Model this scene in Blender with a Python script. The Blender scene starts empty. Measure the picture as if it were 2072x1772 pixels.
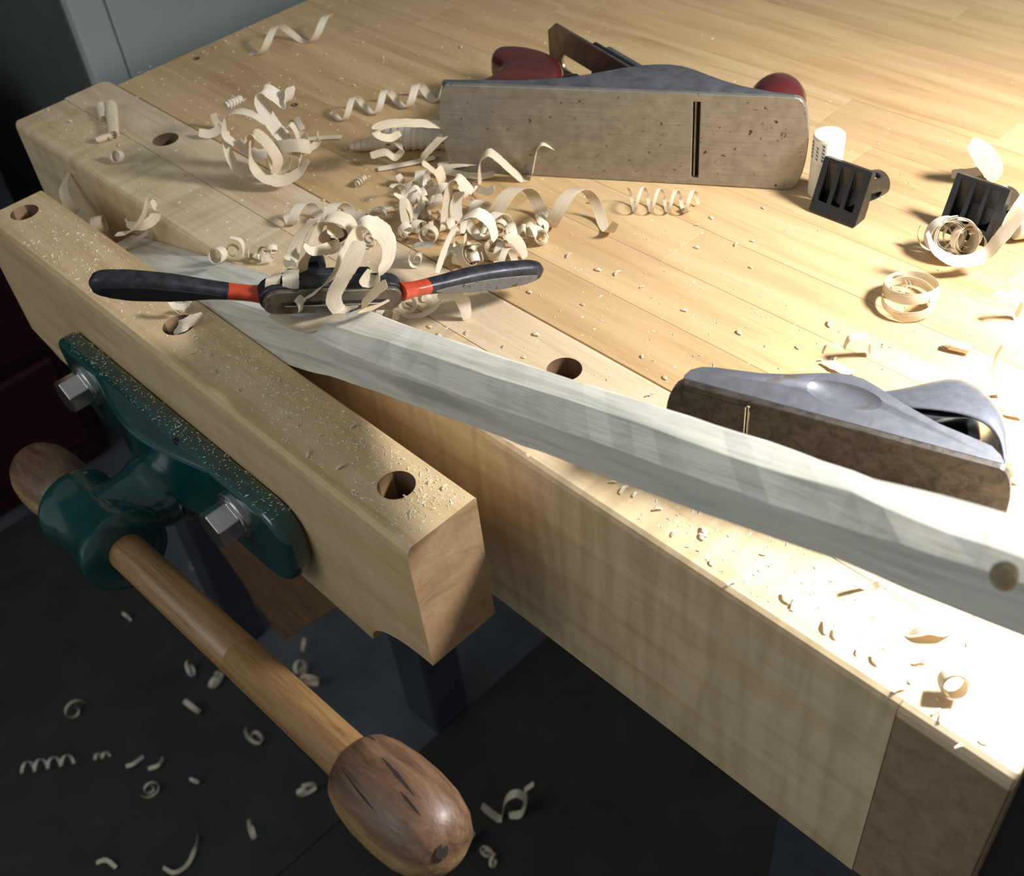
import bpy, bmesh, math, random
import numpy as np
from mathutils import Matrix, Vector

# ------------------------------------------------------------------ camera, world, lights, exposure
scene = bpy.context.scene
COL = scene.collection
R = np.array([[0.69965215, 0.70906271, -0.08784612],
              [0.45319956, -0.53547582, -0.71265406],
              [-0.55235589, 0.45879812, -0.69599372]])      # world -> camera (right, down, forward)
CAM = np.array([0.84799566, -0.25109497, 0.39])
FPX = 2250.92
cd = bpy.data.cameras.new('camera')
cam = bpy.data.objects.new('camera', cd)
COL.objects.link(cam)
cd.sensor_width = 36.0
cd.sensor_fit = 'HORIZONTAL'
cd.lens = FPX / 2072 * 36.0
cd.clip_start = 0.01
M = Matrix.Identity(4)
for i in range(3):
    M[i][0], M[i][1], M[i][2], M[i][3] = R[0][i], -R[1][i], -R[2][i], CAM[i]
cam.matrix_world = M
cd.dof.use_dof = True
cd.dof.focus_distance = 0.60
cd.dof.aperture_fstop = 13.0
scene.camera = cam

w = bpy.data.worlds.new('world')
scene.world = w
w.use_nodes = True
w.node_tree.nodes['Background'].inputs[0].default_value = (0.86, 0.95, 1.0, 1)
w.node_tree.nodes['Background'].inputs[1].default_value = 0.21

ld = bpy.data.lights.new('work_lamp_light', 'SPOT')
ld.energy = 33.0
ld.spot_size = math.radians(146); ld.spot_blend = 1.0
ld.shadow_soft_size = 0.055
ld.color = (0.98, 0.985, 1.0)
lo = bpy.data.objects.new('work_lamp_light', ld)
lo.location = (0.89, 0.37, 0.39)
lo.rotation_euler = (Vector((0.78, 0.24, 0.0)) - Vector(lo.location)).to_track_quat('-Z', 'Y').to_euler()
COL.objects.link(lo)
bd = bpy.data.lights.new('work_lamp_beam', 'SPOT')        # the reflector's hot centre, same lamp
bd.energy = 62.0; bd.spot_size = math.radians(58); bd.spot_blend = 1.0
bd.shadow_soft_size = 0.055; bd.color = (0.98, 0.985, 1.0)
bo = bpy.data.objects.new('work_lamp_beam', bd)
bo.location = lo.location
bo.rotation_euler = (Vector((0.86, 0.17, 0.0)) - Vector(bo.location)).to_track_quat('-Z', 'Y').to_euler()
COL.objects.link(bo)

fd = bpy.data.lights.new('added_fill', 'AREA')  # added area light that lifts the shaded front faces, no real window
fd.shape = 'RECTANGLE'; fd.size = 1.0; fd.size_y = 0.8
fd.energy = 6.5
fd.color = (0.93, 0.97, 1.0)
fo = bpy.data.objects.new('added_fill', fd)
fo.location = (0.15, -1.35, 0.95)
fo.rotation_euler = (Vector((0.45, 0.0, -0.02)) - Vector(fo.location)).to_track_quat('-Z', 'Y').to_euler()
COL.objects.link(fo)

scene.view_settings.view_transform = 'Standard'
scene.view_settings.look = 'None'
scene.view_settings.exposure = 0.0
scene.view_settings.gamma = 1.0
scene.view_settings.use_curve_mapping = False

rnd = random.Random(7)
nrs = np.random.RandomState(5)

# ------------------------------------------------------------------ pixel -> world helpers
def ray(u, v):
    return R.T @ np.array([(u - 1036) / FPX, (v - 886) / FPX, 1.0])
def onZ(u, v, z=0.0):
    r = ray(u, v); return CAM + r * ((z - CAM[2]) / r[2])
def onY(u, v, y=0.0):
    r = ray(u, v); return CAM + r * ((y - CAM[1]) / r[1])
FH = np.array([R[2][0], R[2][1], 0.0]); FH /= np.linalg.norm(FH)      # horizontal "away" direction
RT = np.array([FH[1], -FH[0], 0.0])                                    # horizontal "right" direction
UP = np.array([0, 0, 1.0])
def onV(u, v, p0, d=0.0):
    """point on the upright plane through p0 (moved d metres nearer)"""
    q = p0 - FH * d
    r = ray(u, v); return CAM + r * (((q - CAM) @ FH) / (r @ FH))
def nrm(v):
    v = np.asarray(v, float); return v / (np.linalg.norm(v) + 1e-12)

# ------------------------------------------------------------------ scene-graph helpers
def tag(o, label=None, cat=None, group=None, kind=None):
    if label: o['label'] = label
    if cat: o['category'] = cat
    if group: o['group'] = group
    if kind: o['kind'] = kind
    return o
def empty(name, loc=(0, 0, 0), label=None, cat=None, group=None):
    o = bpy.data.objects.new(name, None)
    o.empty_display_size = 0.02
    COL.objects.link(o); o.location = loc
    return tag(o, label, cat, group)
def link(name, me, mat=None, parent=None, smooth=False, matrix=None):
    o = bpy.data.objects.new(name, me)
    COL.objects.link(o)
    if mat is not None: me.materials.append(mat)
    if smooth:
        me.polygons.foreach_set('use_smooth', [True] * len(me.polygons))
    if matrix is not None: o.matrix_world = matrix
    if parent is not None:
        o.parent = parent
        o.matrix_parent_inverse = parent_world(parent).inverted()
    return o
def parent_world(p):
    m = p.matrix_basis.copy()
    if p.parent is not None:
        m = parent_world(p.parent) @ p.matrix_parent_inverse @ m
    return m
def pyd(name, vs, fs, mat=None, parent=None, smooth=False, matrix=None):
    me = bpy.data.meshes.new(name)
    me.from_pydata([tuple(v) for v in vs], [], fs)
    me.update()
    bm = bmesh.new(); bm.from_mesh(me)
    bmesh.ops.recalc_face_normals(bm, faces=bm.faces); bm.to_mesh(me); bm.free()
    return link(name, me, mat, parent, smooth, matrix)
def bevel(o, width, seg=2, angle=40):
    m = o.modifiers.new('bevel', 'BEVEL')
    m.width = width; m.segments = seg; m.limit_method = 'ANGLE'; m.angle_limit = math.radians(angle)
    return o
def smooth_angle(o, deg=35):
    me = o.data
    me.polygons.foreach_set('use_smooth', [True] * len(me.polygons))
    try:
        me.set_sharp_from_angle(angle=math.radians(deg))
    except Exception:
        pass
    return o
def box(name, x0, x1, y0, y1, z0, z1, mat, parent=None, bev=0.0, seg=2, matrix=None):
    vs = [(x, y, z) for z in (z0, z1) for y in (y0, y1) for x in (x0, x1)]
    fs = [(0, 2, 3, 1), (4, 5, 7, 6), (0, 1, 5, 4), (2, 6, 7, 3), (0, 4, 6, 2), (1, 3, 7, 5)]
    o = pyd(name, vs, fs, mat, parent, matrix=matrix)
    if bev: bevel(o, bev, seg)
    return o
def prism_data(poly, axis, lo, hi):
    """extrude a closed 2-D polygon along an axis; poly coordinates are the other two axes in order"""
    n = len(poly); vs = []
    for t in (lo, hi):
        for a, b in poly:
            vs.append({'x': (t, a, b), 'y': (a, t, b), 'z': (a, b, t)}[axis])
    fs = [tuple(range(n)), tuple(range(2 * n - 1, n - 1, -1))]
    for i in range(n):
        j = (i + 1) % n; fs.append((i, j, n + j, n + i))
    return vs, fs
def prism(name, poly, axis, lo, hi, mat, parent=None, bev=0.0, seg=2, matrix=None):
    vs, fs = prism_data(poly, axis, lo, hi)
    o = pyd(name, vs, fs, mat, parent, matrix=matrix)
    if bev: bevel(o, bev, seg)
    return o
def frame(axis, hint=(0, 0, 1)):
    a = nrm(axis); h = np.asarray(hint, float)
    if abs(a @ h) > .95: h = np.array([1.0, 0, 0])
    e1 = nrm(np.cross(h, a)); e2 = np.cross(a, e1)
    return a, e1, e2
def lathe_data(profile, org, axis, n=32, hint=(0, 0, 1)):
    """profile = [(t along axis, radius)]; caps closed"""
    a, e1, e2 = frame(axis, hint); org = np.asarray(org, float)
    vs = []; fs = []
    for t, r in profile:
        for k in range(n):
            th = 2 * math.pi * k / n
            vs.append(org + a * t + (e1 * math.cos(th) + e2 * math.sin(th)) * r)
    for i in range(len(profile) - 1):
        for k in range(n):
            k2 = (k + 1) % n
            fs.append((i * n + k, i * n + k2, (i + 1) * n + k2, (i + 1) * n + k))
    fs.append(tuple(range(n - 1, -1, -1)))
    m = (len(profile) - 1) * n
    fs.append(tuple(range(m, m + n)))
    return vs, fs
def lathe(name, profile, org, axis, mat, parent=None, n=32, hint=(0, 0, 1), deg=40, matrix=None):
    vs, fs = lathe_data(profile, org, axis, n, hint)
    return smooth_angle(pyd(name, vs, fs, mat, parent, matrix=matrix), deg)
def merge(parts):
    V = []; F = []
    for vs, fs in parts:
        o = len(V); V += [tuple(v) for v in vs]; F += [tuple(i + o for i in f) for f in fs]
    return V, F
def apply_mods(o):
    dg = bpy.context.evaluated_depsgraph_get()
    dg.update()
    me = bpy.data.meshes.new_from_object(o.evaluated_get(dg))
    old = o.data; o.modifiers.clear(); o.data = me
    bpy.data.meshes.remove(old)
    return o
def carve(o, cutters, op='DIFFERENCE'):
    obs = []
    for vs, fs in cutters:
        c = pyd('cutter', vs, fs); obs.append(c)
        m = o.modifiers.new('b', 'BOOLEAN'); m.object = c; m.operation = op; m.solver = 'EXACT'
    bpy.context.view_layer.update()
    apply_mods(o)
    for c in obs:
        me = c.data; bpy.data.objects.remove(c); bpy.data.meshes.remove(me)
    return o
def sweep_data(P, sec, ups):
    """sections (list of (k,2) arrays in (side, up)) along points P, with up vectors"""
    P = np.asarray(P, float); n = len(P); vs = []; k = len(sec[0])
    for i in range(n):
        T = nrm(P[min(i + 1, n - 1)] - P[max(i - 1, 0)])
        u = nrm(ups[i] - T * (ups[i] @ T)); s = np.cross(u, T)
        for a, b in sec[i]: vs.append(P[i] + s * a + u * b)
    fs = []
    for i in range(n - 1):
        for j in range(k):
            j2 = (j + 1) % k; fs.append((i * k + j, i * k + j2, (i + 1) * k + j2, (i + 1) * k + j))
    fs.append(tuple(range(k - 1, -1, -1))); fs.append(tuple(range((n - 1) * k, n * k)))
    return vs, fs
def catmull(pts, n):
    P = np.asarray(pts, float)
    if len(P) == 2: return np.array([P[0] + (P[1] - P[0]) * t for t in np.linspace(0, 1, n)])
    Q = np.vstack([2 * P[0] - P[1], P, 2 * P[-1] - P[-2]])
    out = []; m = len(P) - 1
    for t in np.linspace(0, m - 1e-9, n):
        i = int(t); f = t - i; a, b, c, d = Q[i:i + 4]
        out.append(.5 * ((2 * b) + (c - a) * f + (2 * a - 5 * b + 4 * c - d) * f * f + (3 * b - a - 3 * c + d) * f ** 3))
    return np.array(out)

def paint(o, test, mat):
    me = o.data; me.materials.append(mat); k = len(me.materials) - 1
    for p in me.polygons:
        if test(p.center, p.normal): p.material_index = k
    return o
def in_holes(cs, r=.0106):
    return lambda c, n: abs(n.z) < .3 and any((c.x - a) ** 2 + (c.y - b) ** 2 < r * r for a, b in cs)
# ------------------------------------------------------------------ materials
def newmat(name):
    m = bpy.data.materials.new(name); m.use_nodes = True
    nt = m.node_tree; b = nt.nodes['Principled BSDF']
    return m, nt, b
def nd(nt, typ, **kw):
    n = nt.nodes.new(typ)
    for k, v in kw.items():
        if k in ('inputs',):
            for kk, vv in v.items(): n.inputs[kk].default_value = vv
        else: setattr(n, k, v)
    return n
def ramp(nt, fac, stops):
    r = nd(nt, 'ShaderNodeValToRGB')
    el = r.color_ramp.elements
    while len(el) < len(stops): el.new(0.5)
    for e, (p, c) in zip(el, stops):
        e.position = p; e.color = (*c, 1) if len(c) == 3 else c
    nt.links.new(fac, r.inputs[0]); return r.outputs[0]
def mixc(nt, fac, a, b, mode='MIX'):
    m = nd(nt, 'ShaderNodeMix', data_type='RGBA', blend_type=mode)
    for idx, val in ((0, fac), (6, a), (7, b)):
        if isinstance(val, (float, int)): m.inputs[idx].default_value = val
        elif isinstance(val, tuple): m.inputs[idx].default_value = (*val, 1)
        else: nt.links.new(val, m.inputs[idx])
    return m.outputs[2]
def mapped(nt, scale, rand=0.0, rot=(0, 0, 0)):
    tc = nd(nt, 'ShaderNodeTexCoord'); mp = nd(nt, 'ShaderNodeMapping')
    mp.inputs['Scale'].default_value = scale; mp.inputs['Rotation'].default_value = rot
    nt.links.new(tc.outputs['Object'], mp.inputs[0])
    if rand:
        oi = nd(nt, 'ShaderNodeObjectInfo'); vm = nd(nt, 'ShaderNodeVectorMath', operation='SCALE')
        cb = nd(nt, 'ShaderNodeCombineXYZ')
        for k in range(3): nt.links.new(oi.outputs['Random'], cb.inputs[k])
        nt.links.new(cb.outputs[0], vm.inputs[0]); vm.inputs['Scale'].default_value = rand
        nt.links.new(vm.outputs[0], mp.inputs['Location'])
    return mp.outputs[0]
def noise(nt, vec, scale=5.0, detail=4.0, rough=0.6, dist=0.0):
    n = nd(nt, 'ShaderNodeTexNoise')
    n.inputs['Scale'].default_value = scale; n.inputs['Detail'].default_value = detail
    n.inputs['Roughness'].default_value = rough; n.inputs['Distortion'].default_value = dist
    nt.links.new(vec, n.inputs['Vector']); return n.outputs['Fac']
def bump(nt, b, h, strength=.1, dist=.0005):
    n = nd(nt, 'ShaderNodeBump'); n.inputs['Strength'].default_value = strength
    n.inputs['Distance'].default_value = dist
    nt.links.new(h, n.inputs['Height']); nt.links.new(n.outputs[0], b.inputs['Normal'])

def wood(name, light, mid, dark, grain=(6, 60, 60), rough=.42, coat=0.0, vary=0.0, figure=0.0, pores=0.35, streak=None, bumps=.12):
    """long-grained wood; grain runs along local X by default"""
    m, nt, b = newmat(name)
    v = mapped(nt, grain, rand=40.0)
    n1 = noise(nt, v, 1.6, 6, .62, .6)
    col = ramp(nt, n1, [(.28, dark), (.47, mid), (.68, light)])
    v2 = mapped(nt, (grain[0] * 2.2, grain[1] * 7, grain[2] * 7), rand=17.0)
    n2 = noise(nt, v2, 2.0, 3, .7)
    p = ramp(nt, n2, [(.30, (.55, .50, .45)), (.48, (1, 1, 1))])
    col = mixc(nt, pores, col, p, 'MULTIPLY')
    if streak:
        v3 = mapped(nt, (grain[0] * .6, grain[1] * .8, grain[2] * .8), rand=29.0)
        s = ramp(nt, noise(nt, v3, 1.2, 3, .6, .4), [(.54, (0, 0, 0)), (.70, (1, 1, 1))])
        col = mixc(nt, s, col, streak)
    if figure:
        v4 = mapped(nt, (105, 14, 14), rot=(0, .06, .05))
        f = ramp(nt, noise(nt, v4, 1.0, 2, .5, .5), [(.33, (.74, .68, .60)), (.60, (1.09, 1.06, 1.03))])
        col = mixc(nt, figure, col, f, 'MULTIPLY')
    if vary:
        oi = nd(nt, 'ShaderNodeObjectInfo')
        tint = ramp(nt, oi.outputs['Random'], [(0, (.78, .70, .60)), (.35, (.96, .92, .86)), (.7, (1.08, 1.06, 1.04)), (1, (.95, .82, .68))])
        col = mixc(nt, vary, col, tint, 'MULTIPLY')
    nt.links.new(col, b.inputs['Base Color'])
    rr = ramp(nt, n2, [(.3, (rough + .12,) * 3), (.6, (rough,) * 3)])
    nt.links.new(rr, b.inputs['Roughness'])
    b.inputs['Coat Weight'].default_value = coat
    b.inputs['Coat Roughness'].default_value = .22
    bump(nt, b, n2, bumps, .0004)
    return m
def metal(name, base, rough, metallic=1.0, spots=None, brush=None, patch=None, scale=120):
    m, nt, b = newmat(name)
    v = mapped(nt, (1, 1, 1), rand=3.0)
    col = None
    n = noise(nt, v, scale, 5, .65)
    col = ramp(nt, n, [(.3, tuple(c * .80 for c in base)), (.7, tuple(min(1, c * 1.12) for c in base))])
    if patch:
        col = mixc(nt, ramp(nt, noise(nt, v, patch[0], 6, .7, .8), [(.42, (0, 0, 0)), (.62, (1, 1, 1))]), col, patch[1])
    if spots:
        col = mixc(nt, ramp(nt, noise(nt, v, spots[0], 4, .55, .3), [(spots[2], (0, 0, 0)), (spots[2] + .05, (1, 1, 1))]), col, spots[1])
    if brush:
        vb = mapped(nt, brush)
        nb = noise(nt, vb, 4.0, 4, .7)
        col = mixc(nt, .45, col, ramp(nt, nb, [(.3, (.62, .60, .56)), (.65, (1.12, 1.12, 1.1))]), 'MULTIPLY')
        bump(nt, b, nb, .05, .0002)
    nt.links.new(col, b.inputs['Base Color'])
    b.inputs['Metallic'].default_value = metallic
    b.inputs['Roughness'].default_value = rough
    return m
def plain(name, col, rough=.5, metallic=0.0, coat=0.0, var=.12, scale=60, bumps=0.0):
    m, nt, b = newmat(name)
    v = mapped(nt, (1, 1, 1), rand=5.0)
    n = noise(nt, v, scale, 5, .6)
    c = ramp(nt, n, [(.3, tuple(x * (1 - var) for x in col)), (.7, tuple(min(1, x * (1 + var)) for x in col))])
    nt.links.new(c, b.inputs['Base Color'])
    b.inputs['Roughness'].default_value = rough; b.inputs['Metallic'].default_value = metallic
    b.inputs['Coat Weight'].default_value = coat; b.inputs['Coat Roughness'].default_value = .12
    if bumps: bump(nt, b, n, bumps, .0006)
    return m
def shaving_mat(name, col, trans=.28):
    m, nt, b = newmat(name)
    uv = nd(nt, 'ShaderNodeUVMap'); uv.uv_map = 'grain'
    mp = nd(nt, 'ShaderNodeMapping'); mp.inputs['Scale'].default_value = (70, 1500, 1)
    nt.links.new(uv.outputs[0], mp.inputs[0])
    n = noise(nt, mp.outputs[0], 1.0, 4, .7, .3)
    c = ramp(nt, n, [(.25, tuple(x * k for x, k in zip(col, (.80, .74, .64)))), (.55, col)])
    oi = nd(nt, 'ShaderNodeObjectInfo')
    c = mixc(nt, 1.0, c, ramp(nt, oi.outputs['Random'], [(0, (.90, .84, .74)), (.5, (1, .98, .94)), (1, (1.0, .95, .86))]), 'MULTIPLY')
    nt.links.new(c, b.inputs['Base Color']); b.inputs['Roughness'].default_value = .55
    bump(nt, b, n, .3, .0004)
    t = nd(nt, 'ShaderNodeBsdfTranslucent'); mx = nd(nt, 'ShaderNodeMixShader')
    mx.inputs[0].default_value = trans
    nt.links.new(c, t.inputs[0]); nt.links.new(b.outputs[0], mx.inputs[1]); nt.links.new(t.outputs[0], mx.inputs[2])
    nt.links.new(mx.outputs[0], nt.nodes['Material Output'].inputs[0])
    return m

M_TOP = wood('maple_top', (.67, .475, .255), (.60, .41, .205), (.47, .295, .13), grain=(4, 40, 40), rough=.38, coat=.10, vary=.55, streak=(.53, .345, .175), pores=.22)
M_FRONT = wood('maple_front', (.74, .59, .40), (.67, .51, .32), (.54, .38, .21), grain=(4, 40, 40), rough=.40, coat=.10, pores=.28)
M_APRON = wood('maple_apron', (.72, .58, .37), (.66, .51, .31), (.55, .40, .22), grain=(4, 34, 34), rough=.36, coat=.18, figure=.55, pores=.25)
M_ENDCAP = wood('maple_end_grain', (.36, .25, .15), (.30, .20, .115), (.22, .14, .08), grain=(60, 20, 60), rough=.5, pores=.3)
M_CHOP = wood('maple_chop', (.72, .54, .315), (.65, .47, .25), (.54, .36, .175), grain=(4.5, 45, 45), rough=.38, coat=.12, pores=.3, figure=.18)
M_STICK = wood('green_ash', (.82, .78, .68), (.72, .68, .57), (.52, .51, .44), grain=(7, 75, 75), rough=.55, pores=.45, streak=(.42, .42, .36), bumps=.3)
M_OAK = wood('oak_handle', (.40, .235, .095), (.31, .17, .065), (.18, .09, .035), grain=(9, 110, 110), rough=.38, coat=.15, pores=.6)
M_BOARD = wood('brown_board', (.22, .12, .06), (.17, .09, .04), (.10, .05, .025), grain=(8, 70, 70), rough=.6)
M_DOWEL = wood('pale_dowel', (.84, .77, .62), (.79, .71, .55), (.70, .60, .44), grain=(90, 90, 9), rough=.55, pores=.25)
M_CHOPEND = wood('chop_end_grain', (.47, .30, .165), (.40, .245, .125), (.31, .18, .085), grain=(30, 26, 60), rough=.5, pores=.4)
M_DARK = plain('dark_gap', (.02, .014, .01), .9)
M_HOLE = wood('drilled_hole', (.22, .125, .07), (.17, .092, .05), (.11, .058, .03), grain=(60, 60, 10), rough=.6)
M_GREEN = plain('green_enamel', (.003, .050, .045), .24, coat=.8, var=.22, scale=35, bumps=.12)
M_BOLT = metal('zinc_bolt', (.66, .64, .61), .28, 1.0, scale=60)
M_SOLE = metal('plane_sole', (.36, .335, .285), .45, .70, spots=(260, (.10, .075, .05), .66), brush=(5, 260, 260))
M_CHEEK = plain('plane_cheek', (.085, .085, .092), .55, .2, var=.35, scale=90, bumps=.3)
M_BSOLE = metal('block_sole', (.105, .088, .072), .48, .55, patch=(150, (.048, .036, .028)), brush=(12, 160, 160), scale=70)
M_BCHEEK = metal('block_cheek', (.19, .195, .21), .40, .55, spots=(70, (.17, .14, .11), .64), scale=160)
M_CAP = metal('lever_cap', (.20, .21, .235), .30, .65, scale=240)
M_BRASSY = metal('iron_steel', (.33, .26, .19), .38, .85, patch=(22, (.19, .15, .12)))
M_STEEL = metal('bright_steel', (.72, .72, .72), .22, 1.0)
M_BLACKP = plain('black_plastic', (.012, .013, .014), .34, var=.25, scale=140)
M_JAPAN = plain('black_japanning', (.010, .010, .011), .30, coat=.4)
M_ROSE = wood('rosewood', (.115, .014, .010), (.085, .009, .008), (.045, .006, .006), grain=(8, 40, 40), rough=.22, coat=.7, pores=.3, bumps=.02)
M_BPAINT = plain('worn_black_enamel', (.022, .023, .030), .46, .25, coat=.10, var=.7, scale=190, bumps=.45)
M_BMATTE = plain('black_enamel_flat', (.0045, .0045, .005), .55, var=.3, scale=60)
M_RED = plain('red_enamel', (.46, .050, .016), .32, coat=.4, var=.35, scale=120, bumps=.25)
M_WORN = metal('worn_grey_iron', (.20, .20, .195), .62, .3, spots=(300, (.06, .06, .06), .62), scale=320)
M_SHSOLE = metal('shave_sole', (.22, .185, .15), .42, .7, patch=(60, (.11, .085, .065)), scale=220)
M_CURL = shaving_mat('shaving_pale', (.92, .865, .755))
M_CURL2 = shaving_mat('shaving_cream', (.88, .79, .63))
M_DUST = plain('sawdust', (.88, .80, .62), .8)
M_WHITE = plain('paper_label', (.78, .76, .72), .6, var=.04)
M_INK = plain('label_ink', (.03, .03, .03), .6)
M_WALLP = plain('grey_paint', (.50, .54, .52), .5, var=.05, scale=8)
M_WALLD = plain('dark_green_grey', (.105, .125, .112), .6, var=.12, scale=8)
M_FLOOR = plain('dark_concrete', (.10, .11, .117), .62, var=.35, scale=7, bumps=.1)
M_DARKSHEET = plain('dark_grey_sheet', (.032, .032, .031), .75, var=.3, scale=15, bumps=.2)
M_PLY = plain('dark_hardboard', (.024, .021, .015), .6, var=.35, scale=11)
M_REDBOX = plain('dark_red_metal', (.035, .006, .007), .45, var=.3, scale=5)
M_LEG = plain('blue_grey_steel', (.045, .052, .066), .5, var=.15, scale=20)
M_BLACKS = plain('black_steel', (.014, .011, .014), .22, coat=.6)

# ------------------------------------------------------------------ setting: floor, walls
FZ = -0.85
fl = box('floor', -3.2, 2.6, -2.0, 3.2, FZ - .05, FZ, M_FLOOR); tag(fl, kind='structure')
wl = box('wall_left', -2.30, -2.25, -2.0, 3.2, FZ, 1.9, M_WALLD); tag(wl, kind='structure')

# pale cabinet standing past the bench end, its seam
cab_edge = onY(160, 100, .30)
cx = -0.45
cy0 = (CAM + ray(160, 100) * ((cx - CAM[0]) / ray(160, 100)[0]))[1]
cab = empty('storage_cabinet', (cx, cy0, FZ), 'pale grey-green painted cabinet standing past the end of the bench', 'cabinet')
seam = (CAM + ray(228, 80) * ((cx - CAM[0]) / ray(228, 80)[0]))[1]
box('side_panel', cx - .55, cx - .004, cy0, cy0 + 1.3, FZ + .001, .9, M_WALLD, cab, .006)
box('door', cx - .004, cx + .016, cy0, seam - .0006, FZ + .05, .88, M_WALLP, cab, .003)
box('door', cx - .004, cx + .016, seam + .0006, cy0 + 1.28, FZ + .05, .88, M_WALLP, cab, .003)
box('hinge', cx - .03, cx - .008, cy0 - .008, cy0 + .0005, -.06, .03, M_LEG, cab, .002)

# dark red chest on the floor, far left
rc = empty('tool_chest', (-.70, -.05, FZ), 'dark red metal tool chest on the floor in deep shade', 'tool chest')
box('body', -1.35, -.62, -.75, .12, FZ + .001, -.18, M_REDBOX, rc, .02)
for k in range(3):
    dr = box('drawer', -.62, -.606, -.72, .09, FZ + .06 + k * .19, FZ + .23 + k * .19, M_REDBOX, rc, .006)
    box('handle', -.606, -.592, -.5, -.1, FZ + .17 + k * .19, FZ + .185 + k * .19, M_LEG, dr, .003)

# floor coverings
mt = box('dark_floor_sheet', -.595, .1755, -.9, -.006, FZ, FZ + .006, M_DARKSHEET, None, .002)  # thin dark slab over this part of the floor
tag(mt, 'thin dark sheet on the floor in front of the bench', 'mat')
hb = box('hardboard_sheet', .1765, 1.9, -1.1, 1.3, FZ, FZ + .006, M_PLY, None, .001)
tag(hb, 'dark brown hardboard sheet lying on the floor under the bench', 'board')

# ------------------------------------------------------------------ workbench
wb = empty('workbench', (.4, .35, FZ), 'pale maple workbench with butcher block top and dog holes', 'workbench')
T = .147
HOLE_R = .0096
def hole(x, y, z0=-.2, z1=.05, r=HOLE_R, n=40):
    return lathe_data([(0, r), (z1 - z0, r)], (x, y, z0), (0, 0, 1), n)
def rounded_plan(x0, x1, y0, y1, rads, n=8):
    """plan polygon with corner radii (x0y0, x1y0, x1y1, x0y1)"""
    out = []
    for (cx_, cy_, sx, sy), r, a0 in zip(((x0, y0, 1, 1), (x1, y0, -1, 1), (x1, y1, -1, -1), (x0, y1, 1, -1)), rads, (180, 270, 0, 90)):
        if r <= 0: out.append((cx_, cy_)); continue
        for k in range(n + 1):
            a = math.radians(a0 + 90 * k / n)
            out.append((cx_ + sx * r + r * math.cos(a), cy_ + sy * r + r * math.sin(a)))
    return out
# outer board (apron): chamfered long front edge
ap = prism('apron_board', [(0.0, -T), (.0447, -T), (.0447, 0), (.0030, 0), (.0009, -.0014), (0, -.0042)], 'x', -.006, .76055, M_APRON, wb)
carve(ap, [prism_data(rounded_plan(-.0055, .80, -.002, .0449, (.007, 0, 0, .002)), 'z', -.3, .1)], 'INTERSECT')
bevel(ap, .0008, 2)
# inner board with dog holes
ib = prism('dog_hole_board', rounded_plan(-.0075, .7604, .0452, .0828, (.001, 0, 0, .007)), 'z', -T, 0, M_FRONT, wb)
carve(ib, [hole(.1194, .0607), hole(.3205, .0609), hole(.5226, .0611), hole(.7240, .0611)])
paint(ib, in_holes([(.1194, .0607), (.3205, .0609), (.5226, .0611), (.7240, .0611)]), M_HOLE)
bevel(ib, .0006, 2, 50)
# end cap
box('end_cap', .76058, .8085, .0003, .72, -T, -.0092, M_ENDCAP, wb, .0008)
ec = prism('end_cap_top', [(0.0, -.0090), (.72, -.0090), (.72, 0), (.0030, 0), (.0009, -.0014), (0, -.0042)], 'x', .76058, .8085, M_FRONT, wb)
bevel(ec, .0006, 1)
# butcher-block staves
rows = [.0840, .1265, .1680, .2095, .2530, .2975, .3500, .3960, .4500, .4920, .5350, .5800, .6400, .7200]
srnd = random.Random(21)
cuts0 = {3: [.632], 2: [.500], 4: [.30, .66], 1: [.39]}
for i in range(len(rows) - 1):
    y0, y1 = rows[i], rows[i + 1]
    xs = [.0085] + sorted(cuts0.get(i, [srnd.uniform(.12, .36), srnd.uniform(.44, .70)])) + [.7604]
    for a, b in zip(xs[:-1], xs[1:]):
        st = box('stave', a + (.00008 if a > .01 else 0), b - .00008, y0 + .00010, y1 - .00010, -.060, -srnd.uniform(0, .00012), M_TOP, wb, .00012, 1)
        for hx, hy, hr in ((.0226, .1501, .0032), (.1565, .1513, .0030)):
            if a < hx < b and y0 < hy < y1:
                st.modifiers.clear(); carve(st, [hole(hx, hy, -.03, .02, hr, 20)]); paint(st, in_holes([(hx, hy)], hr * 1.1), M_HOLE)
# bottoms of holes, cleats, legs
for hx in (.1194, .3205, .5226, .7240):
    lathe('hole_lining', [(0, HOLE_R - .0001), (.0018, HOLE_R - .0001)], (hx, .0609, -.085), (0, 0, 1), M_HOLE, wb, 24)
for x, y, sx, sy in ((-.145, .05, .022, .022), (.145, .155, .03, .028)):
    lg = box('leg', x - sx, x + sx, y - sy, y + sy, FZ, -T, M_LEG, wb, .004)
for x, y in ((-.1, .66), (.70, .66), (.70, .12)):
    box('leg', x - .03, x + .03, y - .03, y + .03, FZ + (.0062 if x > .2 else 0), -.06 if y > .1 else -T, M_LEG, wb, .004)
box('stretcher', -.15, .72, .64, .68, -.30, -.22, M_LEG, wb, .003)
box('stretcher', -.12, -.08, .06, .68, -.30, -.22, M_LEG, wb, .003)

# black steel bar at the bench end
bp = empty('steel_post', (.83, .0, FZ), 'black steel upright bar against the end of the bench', 'metal bar')
box('bar', .8105, .846, -.014, .022, FZ + .0062, .040, M_BLACKS, bp, .006, 4)
box('foot', .80, .86, -.03, .05, FZ + .0062, FZ + .018, M_BLACKS, bp, .003)

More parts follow.
